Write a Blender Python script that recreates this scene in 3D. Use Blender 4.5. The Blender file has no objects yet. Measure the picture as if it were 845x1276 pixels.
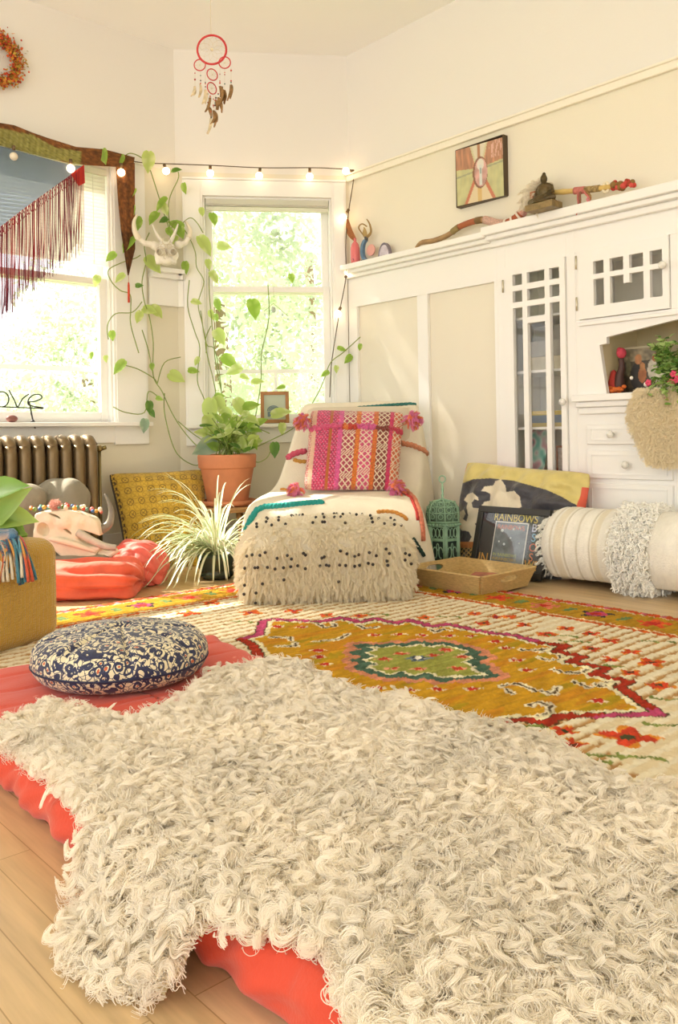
import bpy, bmesh, math, random
import numpy as np
from mathutils import Vector, Matrix, noise
from mathutils.bvhtree import BVHTree
from mathutils.geometry import tessellate_polygon
random.seed(7); rng = np.random.default_rng(7)
SC = bpy.context.scene; COL = SC.collection
PI = math.pi
# ------------------------------------------------------------------ camera geometry
FPX, PPX, PPY, H = 1050.0, 422.5, 541.0, 0.65
AZ = math.radians(42); RO = math.radians(1.0)
FW = Vector((math.sin(AZ), math.cos(AZ), 0)); RT = Vector((math.cos(AZ), -math.sin(AZ), 0))
XR, YL = 3.36, 4.175                      # right wall plane, left (window) wall plane
P0 = Vector((2.54, YL, 0)); P1 = Vector((XR, 3.61, 0))   # the diagonal wall between them
DD = (P1-P0).normalized(); DN = Vector((-DD.y, DD.x, 0))  # DN points outdoors
if DN.dot(FW) < 0: DN = -DN
def ray(u, v):
    du, dv = u-PPX, v-PPY
    X = (du*math.cos(RO)-dv*math.sin(RO))/FPX; D = (du*math.sin(RO)+dv*math.cos(RO))/FPX
    return RT*X+FW-Vector((0, 0, D))
CAM = Vector((0, 0, H))
def dep(u, v, t): return CAM+ray(u, v)*t
def onx(u, v, x=XR): d = ray(u, v); return CAM+d*(x/d.x)
def ony(u, v, y=YL): d = ray(u, v); return CAM+d*(y/d.y)
def onz(u, v, z=0.0): d = ray(u, v); return CAM+d*((z-H)/d.z)
def ond(u, v, off=0.0):                    # on the diagonal wall, off metres into the room
    d = ray(u, v); p = P0-DN*off
    return CAM+d*((p-CAM).dot(DN)/d.dot(DN))
def onw(u, v, off=0.0): return ony(u, v, YL-off) if u < 222 else ond(u, v, off)
def C(X, Y, z=0.0): return RT*X+FW*Y+Vector((0, 0, z))
def proj(P):                               # (N,3) -> (N,2)
    P = np.asarray(P, float); R = P-np.array(CAM)
    X = R@np.array(RT); Y = R@np.array(FW); Y = np.where(Y < .05, .05, Y)
    a = X/Y*FPX; b = -R[:, 2]/Y*FPX
    return np.stack([a*math.cos(RO)+b*math.sin(RO)+PPX, -a*math.sin(RO)+b*math.cos(RO)+PPY], 1)
# ------------------------------------------------------------------ colour + materials
def lin(c):
    if isinstance(c, str): c = [int(c[i:i+2], 16)/255 for i in (0, 2, 4)]
    return tuple(x/12.92 if x <= .04045 else ((x+.055)/1.055)**2.4 for x in c)
def hx(s): return np.array([int(s[i:i+2], 16)/255 for i in (0, 2, 4)])
MATS = {}
def mat(name, col, rough=.6, bump=0, bs=60, var=0, vs=8, metal=0, sheen=0, trans=0, spec=.5, vc=False, coat=0, stretch=None, emit=None):
    if name in MATS: return MATS[name]
    m = bpy.data.materials.new(name); m.use_nodes = True; MATS[name] = m
    nt = m.node_tree; b = nt.nodes['Principled BSDF']; L = nt.links.new
    b.inputs['Roughness'].default_value = rough; b.inputs['Metallic'].default_value = metal
    b.inputs['Specular IOR Level'].default_value = spec
    if sheen: b.inputs['Sheen Weight'].default_value = sheen
    if coat: b.inputs['Coat Weight'].default_value = coat; b.inputs['Coat Roughness'].default_value = .15
    if emit: b.inputs['Emission Color'].default_value = (*lin(emit[0]), 1); b.inputs['Emission Strength'].default_value = emit[1]
    tc = nt.nodes.new('ShaderNodeTexCoord'); mp = nt.nodes.new('ShaderNodeMapping'); L(tc.outputs['Object'], mp.inputs['Vector'])
    if stretch: mp.inputs['Scale'].default_value = stretch
    src = None
    if vc:
        a = nt.nodes.new('ShaderNodeAttribute'); a.attribute_name = 'Col'; src = a.outputs['Color']
    if var:
        n = nt.nodes.new('ShaderNodeTexNoise'); n.inputs['Scale'].default_value = vs; n.inputs['Detail'].default_value = 5
        L(mp.outputs[0], n.inputs['Vector'])
        mr = nt.nodes.new('ShaderNodeMapRange'); L(n.outputs['Fac'], mr.inputs['Value'])
        mr.inputs['From Min'].default_value = .3; mr.inputs['From Max'].default_value = .7
        mr.inputs['To Min'].default_value = 1-var; mr.inputs['To Max'].default_value = 1+var
        mx = nt.nodes.new('ShaderNodeVectorMath'); mx.operation = 'SCALE'; L(mr.outputs[0], mx.inputs['Scale'])
        if src: L(src, mx.inputs[0])
        else: mx.inputs[0].default_value = lin(col)
        src = mx.outputs[0]
    if src: L(src, b.inputs['Base Color'])
    else: b.inputs['Base Color'].default_value = (*lin(col), 1)
    if bump:
        n = nt.nodes.new('ShaderNodeTexNoise'); n.inputs['Scale'].default_value = bs; n.inputs['Detail'].default_value = 3
        L(mp.outputs[0], n.inputs['Vector']); bp = nt.nodes.new('ShaderNodeBump'); bp.inputs['Strength'].default_value = bump
        bp.inputs['Distance'].default_value = .01; L(n.outputs['Fac'], bp.inputs['Height']); L(bp.outputs[0], b.inputs['Normal'])
    if trans:
        t = nt.nodes.new('ShaderNodeBsdfTranslucent'); ms = nt.nodes.new('ShaderNodeMixShader'); ms.inputs[0].default_value = trans
        if src: L(src, t.inputs['Color'])
        else: t.inputs['Color'].default_value = (*lin(col), 1)
        L(b.outputs[0], ms.inputs[1]); L(t.outputs[0], ms.inputs[2]); L(ms.outputs[0], nt.nodes['Material Output'].inputs['Surface'])
    return m
def glass_mat(name, tint=(1, 1, 1), fac=.08):
    m = bpy.data.materials.new(name); m.use_nodes = True; nt = m.node_tree; nt.nodes.remove(nt.nodes['Principled BSDF'])
    t = nt.nodes.new('ShaderNodeBsdfTransparent'); t.inputs[0].default_value = (*tint, 1)
    g = nt.nodes.new('ShaderNodeBsdfGlossy'); g.inputs['Roughness'].default_value = .02
    lw = nt.nodes.new('ShaderNodeLayerWeight'); pw = nt.nodes.new('ShaderNodeMath'); pw.operation = 'POWER'; pw.inputs[1].default_value = 4
    nt.links.new(lw.outputs['Facing'], pw.inputs[0]); f = nt.nodes.new('ShaderNodeMath'); f.operation = 'MULTIPLY_ADD'; f.inputs[1].default_value = .8; f.inputs[2].default_value = .035; nt.links.new(pw.outputs[0], f.inputs[0])
    ms = nt.nodes.new('ShaderNodeMixShader'); L = nt.links.new
    L(f.outputs[0], ms.inputs[0]); L(t.outputs[0], ms.inputs[1]); L(g.outputs[0], ms.inputs[2])
    L(ms.outputs[0], nt.nodes['Material Output'].inputs['Surface']); return m
def sheer_mat(name, col, opac):
    m = bpy.data.materials.new(name); m.use_nodes = True; nt = m.node_tree; b = nt.nodes['Principled BSDF']; L = nt.links.new
    b.inputs['Base Color'].default_value = (*lin(col), 1); b.inputs['Roughness'].default_value = .9
    t = nt.nodes.new('ShaderNodeBsdfTransparent'); tl = nt.nodes.new('ShaderNodeBsdfTranslucent'); tl.inputs[0].default_value = (*lin(col), 1)
    t.inputs[0].default_value = (*[.3+.7*x for x in lin(col)], 1)
    m1 = nt.nodes.new('ShaderNodeMixShader'); m1.inputs[0].default_value = .5; L(b.outputs[0], m1.inputs[1]); L(tl.outputs[0], m1.inputs[2])
    m2 = nt.nodes.new('ShaderNodeMixShader'); m2.inputs[0].default_value = opac; L(t.outputs[0], m2.inputs[1]); L(m1.outputs[0], m2.inputs[2])
    L(m2.outputs[0], nt.nodes['Material Output'].inputs['Surface']); return m
# ------------------------------------------------------------------ mesh builder
class MB:
    def __init__(s): s.v = []; s.f = []; s.c = []; s.hasc = False
    def add(s, vs, fs, col=None):
        o = len(s.v); s.v.extend([tuple(p) for p in vs]); s.f.extend([tuple(i+o for i in f) for f in fs])
        if col is not None:
            s.hasc = True
            if isinstance(col, str): col = [tuple(hx(col))]*len(vs)
            s.c.extend([tuple(x) for x in col])
        else: s.c.extend([(1, 1, 1)]*len(vs))
        return s
    def box(s, x0, x1, y0, y1, z0, z1, M=None, col=None):
        vs = [Vector((x, y, z)) for x in (x0, x1) for y in (y0, y1) for z in (z0, z1)]
        if M: vs = [M@p for p in vs]
        return s.add(vs, [(0, 1, 3, 2), (4, 6, 7, 5), (0, 4, 5, 1), (2, 3, 7, 6), (0, 2, 6, 4), (1, 5, 7, 3)], col)
    def tube(s, pts, r, n=8, cap=True, col=None, close=False):
        pts = [Vector(p) for p in pts]; N = len(pts)
        rs = list(r) if hasattr(r, '__len__') else [r]*N
        vs = []; up = None
        for i, p in enumerate(pts):
            a = pts[(i-1) % N] if (close or i > 0) else p; b = pts[(i+1) % N] if (close or i < N-1) else p
            t = (b-a); t = t.normalized() if t.length > 1e-9 else Vector((0, 0, 1))
            if up is None: up = Vector((0, 0, 1)) if abs(t.z) < .9 else Vector((1, 0, 0))
            sd = t.cross(up)
            if sd.length < 1e-6: sd = t.orthogonal()
            sd.normalize(); up = sd.cross(t).normalized()
            for k in range(n):
                w = 2*PI*k/n; vs.append(p+(sd*math.cos(w)+up*math.sin(w))*rs[i])
        fs = []
        for i in range(N if close else N-1):
            j = (i+1) % N
            for k in range(n):
                l = (k+1) % n; fs.append((i*n+k, i*n+l, j*n+l, j*n+k))
        if cap and not close: fs += [tuple(range(n))[::-1], tuple(range((N-1)*n, N*n))]
        if col is not None and not isinstance(col, str): col = [c for c in col for _ in range(n)]
        return s.add(vs, fs, col)
    def lathe(s, prof, c=(0, 0, 0), n=32, M=None, col=None, rf=None):
        vs = []; c = Vector(c)
        for (r, z) in prof:
            for k in range(n):
                w = 2*PI*k/n; q = r*(rf(w, z) if rf else 1); p = Vector((q*math.cos(w), q*math.sin(w), z)); vs.append((M@p if M else p)+c)
        fs = [(i*n+k, i*n+(k+1) % n, (i+1)*n+(k+1) % n, (i+1)*n+k) for i in range(len(prof)-1) for k in range(n)]
        if prof[0][0] > 1e-5: fs.append(tuple(range(n))[::-1])
        if prof[-1][0] > 1e-5: fs.append(tuple(range((len(prof)-1)*n, len(prof)*n)))
        return s.add(vs, fs, col)
    def ball(s, c, r, sc=(1, 1, 1), n=16, col=None, M=None):
        m = max(6, n//2+1); vs = []; c = Vector(c)
        for i in range(m+1):
            a = PI*i/m
            for k in range(n):
                w = 2*PI*k/n; p = Vector((math.sin(a)*math.cos(w)*sc[0], math.sin(a)*math.sin(w)*sc[1], math.cos(a)*sc[2]))*r
                vs.append((M@p if M else p)+c)
        return s.add(vs, [(i*n+k, (i+1)*n+k, (i+1)*n+(k+1) % n, i*n+(k+1) % n) for i in range(m) for k in range(n)], col)
    def prism(s, poly, M, h, col=None):            # poly in local xy, extruded along local z by h
        n = len(poly); vs = [M@Vector((p[0], p[1], 0)) for p in poly]+[M@Vector((p[0], p[1], h)) for p in poly]
        tri = tessellate_polygon([[Vector((p[0], p[1], 0)) for p in poly]])
        fs = [tuple(t) for t in tri]+[tuple(i+n for i in t[::-1]) for t in tri]
        fs += [(i, (i+1) % n, (i+1) % n+n, i+n) for i in range(n)]
        return s.add(vs, fs, col)
    def grid(s, P, col=None):                      # P (nu,nv,3)
        nu, nv = P.shape[:2]; i = np.arange(nu*nv).reshape(nu, nv)
        fs = np.stack([i[:-1, :-1], i[1:, :-1], i[1:, 1:], i[:-1, 1:]], -1).reshape(-1, 4).tolist()
        return s.add(P.reshape(-1, 3).tolist(), fs, None if col is None else (col if isinstance(col, str) else np.asarray(col).reshape(-1, 3).tolist()))
def tag(o, label=None, cat=None, group=None, kind=None):
    if label: o['label'] = label
    if cat: o['category'] = cat
    if group: o['group'] = group
    if kind: o['kind'] = kind
    return o
def link(name, mesh, m, parent=None, smooth=True, bevel=0, M=None, sub=0, recenter=True):
    if smooth: mesh.shade_smooth() if hasattr(mesh, 'shade_smooth') else None
    if m: mesh.materials.append(m)
    o = bpy.data.objects.new(name, mesh); COL.objects.link(o)
    if parent is not None:
        o.parent = parent
        if parent.type == 'EMPTY' or parent.get('_c'): o.matrix_parent_inverse = Matrix.Translation(parent.location).inverted()
    elif M is None and recenter and len(mesh.vertices):
        co = np.empty(len(mesh.vertices)*3, np.float32); mesh.vertices.foreach_get('co', co); co = co.reshape(-1, 3)
        c = (co.min(0)+co.max(0))/2; c[2] = co[:, 2].min(); mesh.vertices.foreach_set('co', (co-c).ravel()); o.location = c.tolist(); mesh.update(); o['_c'] = 1
    if M is not None: o.matrix_world = M
    if bevel:
        b = o.modifiers.new('b', 'BEVEL'); b.width = bevel; b.segments = 2; b.limit_method = 'ANGLE'; b.angle_limit = math.radians(40)
    if sub:
        b = o.modifiers.new('s', 'SUBSURF'); b.levels = b.render_levels = sub
    return o
def O(name, mb, m, parent=None, smooth=False, fix=True, weld=False, **k):
    me = bpy.data.meshes.new(name); me.from_pydata(mb.v, [], mb.f)
    if mb.hasc:
        a = me.color_attributes.new('Col', 'FLOAT_COLOR', 'POINT'); c = np.array(mb.c, float)
        c = np.where(c <= .04045, c/12.92, ((c+.055)/1.055)**2.4); a.data.foreach_set('color', np.concatenate([c, np.ones((len(c), 1))], 1).astype(np.float32).ravel())
    if fix or weld:
        bm = bmesh.new(); bm.from_mesh(me)
        if weld: bmesh.ops.remove_doubles(bm, verts=bm.verts, dist=1e-5)
        if fix and len(bm.faces) < 60000: bmesh.ops.recalc_face_normals(bm, faces=bm.faces)
        bm.to_mesh(me); bm.free()
    me.validate()
    return link(name, me, m, parent, smooth, **k)
def T(name, label, cat, loc, group=None, kind=None):
    o = bpy.data.objects.new(name, None); o.empty_display_size = .05; COL.objects.link(o); o.location = loc
    return tag(o, label, cat, group, kind)
def S(name, mb, m, parent=None, **k):
    o = O(name, mb, m, parent, **k)
    if parent is None: o['kind'] = 'structure'
    return o
def hair(name, P, R, m, parent):              # P (N,K,3) R (K,) or (N,K)
    N, K = P.shape[:2]; cu = bpy.data.hair_curves.new(name); cu.add_curves([K]*N)
    cu.attributes['position'].data.foreach_set('vector', P.astype(np.float32).ravel())
    a = cu.attributes.get('radius') or cu.attributes.new('radius', 'FLOAT', 'POINT')
    a.data.foreach_set('value', np.broadcast_to(R, (N, K)).astype(np.float32).ravel().copy())
    cu.materials.append(m); o = bpy.data.objects.new(name, cu); COL.objects.link(o); o.parent = parent
    if parent.type == 'EMPTY' or parent.get('_c'): o.matrix_parent_inverse = Matrix.Translation(parent.location).inverted()
    return o
def unit(a): return a/np.maximum(np.linalg.norm(a, axis=-1, keepdims=True), 1e-9)
def wool(name, roots, nrm, m, parent, L=.05, lock=.008, per=16, K=7, curl=.006, turns=1.2, lean=.8, r=.0006, lf=None, spread=.35, droop=.0, friz=.0009):
    """locks of wool: every root grows one lock of per strands that spiral together"""
    n = len(roots); rn = rng.normal(size=(n, 3)); 
    d0 = unit(nrm+lean*(rn*.55+(lf if lf is not None else 0)))
    a = unit(np.cross(d0, rng.normal(size=(n, 3)))); b = np.cross(d0, a)
    Ls = L*rng.uniform(.6, 1.25, n)[:, None, None]
    t = np.linspace(0, 1, K)[None, :, None]
    ph = rng.uniform(0, 2*PI, n)[:, None, None]; tw = turns*rng.choice([-1, 1], n)[:, None, None]*rng.uniform(.6, 1.4, n)[:, None, None]
    core = roots[:, None, :]+d0[:, None, :]*Ls*t+(a[:, None, :]*(np.cos(ph+tw*2*PI*t)-np.cos(ph))+b[:, None, :]*(np.sin(ph+tw*2*PI*t)-np.sin(ph)))*curl*(t**.6)
    core = core-np.array([0, 0, 1.])*droop*t**2*Ls
    off = rng.normal(size=(n, per, 3))*lock; off = off-(off*d0[:, None, :]).sum(-1, keepdims=True)*d0[:, None, :]
    ta = t[:, None]; shrink = (1-ta)+spread*ta
    P = core[:, None]+off[:, :, None]*shrink+np.cumsum(rng.normal(size=(n, per, K, 3)), 2)*friz*ta**.5
    P = P.reshape(n*per, K, 3)
    R = r*np.linspace(1, .45, K)[None, :]*rng.uniform(.7, 1.2, (n*per, 1))
    return hair(name, P, R, m, parent)
def inpoly(P, poly):
    x, y = P[:, 0], P[:, 1]; r = np.zeros(len(P), bool); n = len(poly)
    for i in range(n):
        (x1, y1), (x2, y2) = poly[i], poly[(i+1) % n]
        if y1 == y2: continue
        c = ((y1 > y) != (y2 > y)) & (x < (x2-x1)*(y-y1)/(y2-y1)+x1); r ^= c
    return r
def dline(P, pts, close=False):
    d = np.full(len(P), 1e9); pts = [np.array(p, float) for p in pts]
    if close: pts = pts+[pts[0]]
    for a, b in zip(pts[:-1], pts[1:]):
        ab = b-a; t = np.clip(((P-a)@ab)/max(ab@ab, 1e-12), 0, 1); d = np.minimum(d, np.linalg.norm(P-(a+t[:, None]*ab), axis=1))
    return d
def smooth_path(pts, n=6):
    pts = [Vector(p) for p in pts]; out = []
    for i in range(len(pts)-1):
        p0 = pts[max(i-1, 0)]; p1 = pts[i]; p2 = pts[i+1]; p3 = pts[min(i+2, len(pts)-1)]
        for k in range(n):
            t = k/n; out.append(.5*((2*p1)+(p2-p0)*t+(2*p0-5*p1+4*p2-p3)*t*t+(3*p1-p0-3*p2+p3)*t**3))
    return out+[pts[-1]]
def vnoise(P, s, seed=0):
    return np.array([noise.noise(Vector((p[0]*s+seed, p[1]*s+seed*.7, p[2]*s))) for p in P])
def rbox(h, r, seg, disp=None):
    """rounded box as a point set + quads, half sizes h, corner radius r"""
    h = np.array(h); V = []; Fc = []; o = 0
    for ax in range(3):
        a, b = [(1, 2), (2, 0), (0, 1)][ax]
        for sg in (-1, 1):
            A = np.linspace(-1, 1, seg[a]+1)*h[a]; B = np.linspace(-1, 1, seg[b]+1)*h[b]
            G = np.zeros((len(A), len(B), 3)); G[..., a] = A[:, None]; G[..., b] = B[None, :]; G[..., ax] = sg*h[ax]
            i = np.arange(G.shape[0]*G.shape[1]).reshape(G.shape[:2])+o
            q = np.stack([i[:-1, :-1], i[1:, :-1], i[1:, 1:], i[:-1, 1:]], -1).reshape(-1, 4)
            if sg < 0: q = q[:, ::-1]
            V.append(G.reshape(-1, 3)); Fc.append(q); o += G.shape[0]*G.shape[1]
    V = np.concatenate(V); Fc = np.concatenate(Fc)
    rr = np.minimum(r, h); inn = np.clip(V, -(h-rr), h-rr); d = V-inn
    nn = d/rr; ln = np.linalg.norm(nn, axis=1, keepdims=True); nn = nn/np.maximum(ln, 1e-9); P = inn+nn*rr; N = unit(nn/rr)
    if disp is not None: P = P+N*disp(P, N)[:, None]
    return P, Fc, N
def xf(P, M):
    M = np.array(M); return P@M[:3, :3].T+M[:3, 3]
def frame_yaw(X, Y, z, yaw=0): return Matrix.Translation(C(X, Y, z))@Matrix.Rotation(-AZ+yaw, 4, 'Z')
def pillow(TL, TR, BL, BR, th, n=60, colf=None, base='ffffff', pinch=.06, wr=.004, gath=0):
    """a stuffed cushion from four world corners; colf(U,V,P) gives the front colours (U right, V down, -1..1)"""
    TL, TR, BL, BR = [np.array(p, float) for p in (TL, TR, BL, BR)]
    s = np.linspace(-1, 1, n); U, V = np.meshgrid(s, s, indexing='ij'); u = U.ravel(); v = V.ravel()
    cr = .05*np.abs(u*v)**6; uu = u*(1-pinch*(1-v**2)*np.abs(u)**2-cr); vv = v*(1-pinch*(1-u**2)*np.abs(v)**2-cr)
    a = (uu+1)/2; b = (vv+1)/2
    P = (TL[None]*((1-a)*(1-b))[:, None]+TR[None]*(a*(1-b))[:, None]+BL[None]*((1-a)*b)[:, None]+BR[None]*(a*b)[:, None])
    nr = np.cross(TR-TL, BL-TL); nr /= np.linalg.norm(nr)
    if nr@(np.array(CAM)-TL) < 0: nr = -nr
    hgt = th*((1-np.abs(u)**2.6)*(1-np.abs(v)**2.6))**.55
    w = vnoise(np.stack([u*2, v*2, 0*u], 1), 2.2, 3)*wr*np.minimum(1, (1-np.maximum(abs(u), abs(v)))*6)
    w = w+gath*(np.sin(u*19+2.5*np.sin(v*2+1))*np.abs(v)**1.5*(1-np.abs(v)**8)+np.sin(v*15+2*np.sin(u*3))*np.abs(u)**2*(1-np.abs(u)**8))
    mb = MB(); F1 = P+nr*(hgt+w)[:, None]; F2 = P-nr*hgt[:, None]*.8
    cf = colf(u, v, F1) if colf else np.tile(hx(base), (len(u), 1))
    mb.grid(F1.reshape(n, n, 3), cf); mb.grid(F2.reshape(n, n, 3), np.tile(hx(base), (len(u), 1)))
    return mb, nr
def clothpx(top, bot, pos, n, m, rip=.006, freq=40, col=None):
    """cloth between two pixel polylines (top and bottom edge) lying on the surface pos(u,v,off)"""
    def res(pl, k):
        pl = np.array(pl, float); L = np.r_[0, np.cumsum(np.linalg.norm(np.diff(pl, axis=0), axis=1))]; s = np.linspace(0, L[-1], k)
        return np.stack([np.interp(s, L, pl[:, 0]), np.interp(s, L, pl[:, 1])], 1)
    a = res(top, n); b = res(bot, n); P = np.zeros((n, m, 3)); cc = np.zeros((n, m, 3))
    for i in range(n):
        for j in range(m):
            t = j/(m-1); q = a[i]*(1-t)+b[i]*t; o = rip*math.sin(i/n*freq+.6*math.sin(t*5))*(.3+.7*t)
            P[i, j] = pos(q[0], q[1], o)
            if col: cc[i, j] = col(i/(n-1), t, q)
    return P, (cc if col else None)
# ================================================================== materials
W_UP = mat('upper_wall_paint', 'EBE7DF', .8, .05, 90)
W_BE = mat('beige_paint', 'E6DFCB', .75, .05, 120)
W_PN = mat('panel_paint', 'EBE4D1', .7, .08, 200)
TRIM = mat('white_gloss_paint', 'F5F3ED', .38, .04, 60)
GLS = glass_mat('clear_glass')
# ================================================================== room shell
ZC, ZR, ZP = 2.86, 2.16, 1.62      # ceiling, picture rail, plate rail
def floor_mat():
    m = bpy.data.materials.new('oak_planks'); m.use_nodes = True; nt = m.node_tree; b = nt.nodes['Principled BSDF']; L = nt.links.new
    tc = nt.nodes.new('ShaderNodeTexCoord'); mp = nt.nodes.new('ShaderNodeMapping'); L(tc.outputs['Object'], mp.inputs[0]); mp.inputs['Rotation'].default_value = (0, 0, PI/2)
    br = nt.nodes.new('ShaderNodeTexBrick'); L(mp.outputs[0], br.inputs[0])
    br.inputs['Scale'].default_value = 1; br.inputs['Brick Width'].default_value = 1.3; br.inputs['Row Height'].default_value = .058; br.inputs['Mortar Size'].default_value = .0009
    br.inputs['Color1'].default_value = (*lin('D8BC92'), 1); br.inputs['Color2'].default_value = (*lin('CDAE80'), 1); br.inputs['Mortar'].default_value = (*lin('A88A5E'), 1); br.offset = .37
    m2 = nt.nodes.new('ShaderNodeMapping'); m2.inputs['Scale'].default_value = (22, 1.6, 10); L(tc.outputs['Object'], m2.inputs[0])
    n = nt.nodes.new('ShaderNodeTexNoise'); n.inputs['Scale'].default_value = 3; n.inputs['Detail'].default_value = 8; L(m2.outputs[0], n.inputs[0])
    mr = nt.nodes.new('ShaderNodeMapRange'); mr.inputs['From Min'].default_value = .3; mr.inputs['From Max'].default_value = .7; mr.inputs['To Min'].default_value = .82; mr.inputs['To Max'].default_value = 1.1
    L(n.outputs['Fac'], mr.inputs[0]); vm = nt.nodes.new('ShaderNodeVectorMath'); vm.operation = 'SCALE'; L(br.outputs['Color'], vm.inputs[0]); L(mr.outputs[0], vm.inputs['Scale'])
    L(vm.outputs[0], b.inputs['Base Color']); b.inputs['Roughness'].default_value = .32; return m
S('floor', MB().box(-2.6, XR+.4, -2.6, YL+.12, -.06, 0), floor_mat())
S('ceiling', MB().box(-2.6, XR+.5, -2.6, YL+.5, ZC, ZC+.08), mat('ceiling_paint', 'FBFAF6', .85))
MW = Matrix.Translation((0, YL, 0))                       # left wall frame: x right, y outdoors
MD = Matrix(((DD.x, DN.x, 0, P0.x), (DD.y, DN.y, 0, P0.y), (0, 0, 1, 0), (0, 0, 0, 1)))
def sd(u, v, off=0): return (ond(u, v, off)-P0).dot(DD)
LD = (P1-P0).length
# window openings
L0, L1, LZ0, LZ1 = .25, ony(139, 400).x, ony(60, 524).z-.01, ony(140, 203).z-.03  # unseen left end of the left window widened to let more sun in
D0, D1, DZ0, DZ1 = sd(255, 400), sd(415, 400), ond(330, 528).z, ond(330, 246).z
def wall_open(name, M, x0, x1, o0, o1, z0, z1, th=.14):
    for nm, za, zb, m in ((name, 0, ZR, W_BE), (name+'_upper', ZR, ZC, W_UP)):
        mb = MB()
        if nm == name:
            mb.box(x0, o0, 0, th, 0, zb); mb.box(o1, x1, 0, th, 0, zb); mb.box(o0, o1, 0, th, 0, z0)
            if z1 < zb: mb.box(o0, o1, 0, th, z1, zb)
        else: mb.box(x0, x1, 0, th, za, zb)
        S(nm, mb, m, M=M)
wall_open('wall_left', MW, -2.6, P0.x+.02, L0, L1, LZ0, LZ1)
wall_open('wall_center', MD, -.0, LD+.0, D0, D1, DZ0, DZ1)
CAB_Y1 = onx(622, 450).y; XF = XR-.03; CAB_Y0 = onx(845, 450, XF).y*2-onx(752, 450, XF).y-.55
S('wall_right', MB().box(XR, XR+.14, CAB_Y1, P1.y+.08, 0, ZR).box(XR, XR+.14, -2.6, CAB_Y1, ZP-.02, ZR).box(XR, XR+.14, -2.6, CAB_Y0, 0, ZP-.02), W_PN)
S('wall_right_upper', MB().box(XR, XR+.14, -2.6, P1.y+.08, ZR, ZC), W_UP)
S('wall_back', MB().box(-2.6, -.6, -2.72, -2.6, 0, ZC).box(1.6, XR+.14, -2.72, -2.6, 0, ZC).box(-.6, 1.6, -2.72, -2.6, 2.2, ZC), W_BE)  # unseen wall added to deepen contact shadows and give the light direction
# mouldings
S('trim_1', MB().box(XR-.02, XR, -2.6, P1.y, ZR-.04, ZR).box(XR-.032, XR, -2.6, P1.y, ZR-.008, ZR+.004), mat('cream_moulding', 'F4EDDC', .5), bevel=.004)
# plate rail with apron and battens on the right wall
rz = onx(480, 330, XR-.09).z; rz = ZP
ap0, ap1 = onx(451, 382, XR).z, ZP-.05
mb = MB().box(XR-.10, XR, CAB_Y1, P1.y-.02, ZP-.03, ZP).box(XR-.075, XR, CAB_Y1, P1.y-.02, ZP-.05, ZP-.03).box(XR-.045, XR, CAB_Y1, P1.y-.01, ZP-.07, ZP-.05)
S('plate_rail_right', mb, TRIM, bevel=.004)
yb0, yb1 = onx(537, 450).y, onx(524, 450).y
mb = MB().box(XR-.02, XR, CAB_Y1, P1.y, ap0, ZP-.07).box(XR-.02, XR, yb0, yb1, 0, ap0).box(XR-.02, XR, onx(449, 450).y, P1.y, 0, ap0)
S('trim_2', mb, TRIM, bevel=.002)
S('baseboard_right', MB().box(XR-.03, XR, CAB_Y1, P1.y, 0, .14), TRIM, bevel=.004)
S('baseboard_left', MB().box(-2.6, P0.x, YL-.02, YL, 0, .14), TRIM, bevel=.004)
# plate rail stub between the windows
xl = ony(184, 350).x; zr1, zr0 = ony(200, 337).z, ony(200, 381).z
S('plate_rail_left', MB().box(xl, P0.x-.01, -.10, 0, zr1-.025, zr1).box(xl, P0.x-.01, -.06, 0, zr1-.05, zr1-.025).box(xl, P0.x-.005, -.02, 0, zr0, zr1-.05), TRIM, bevel=.003, M=MW)
S('plate_rail_corner', MB().box(.01, sd(229, 350), -.10, 0, zr1-.025, zr1).box(.005, sd(229, 350), -.06, 0, zr1-.05, zr1-.025).box(.0, sd(229, 350), -.02, 0, zr0, zr1-.05), TRIM, bevel=.003, M=MD)
S('baseboard_center', MB().box(0, LD, -.02, 0, 0, .14), TRIM, bevel=.004, M=MD)
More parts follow.
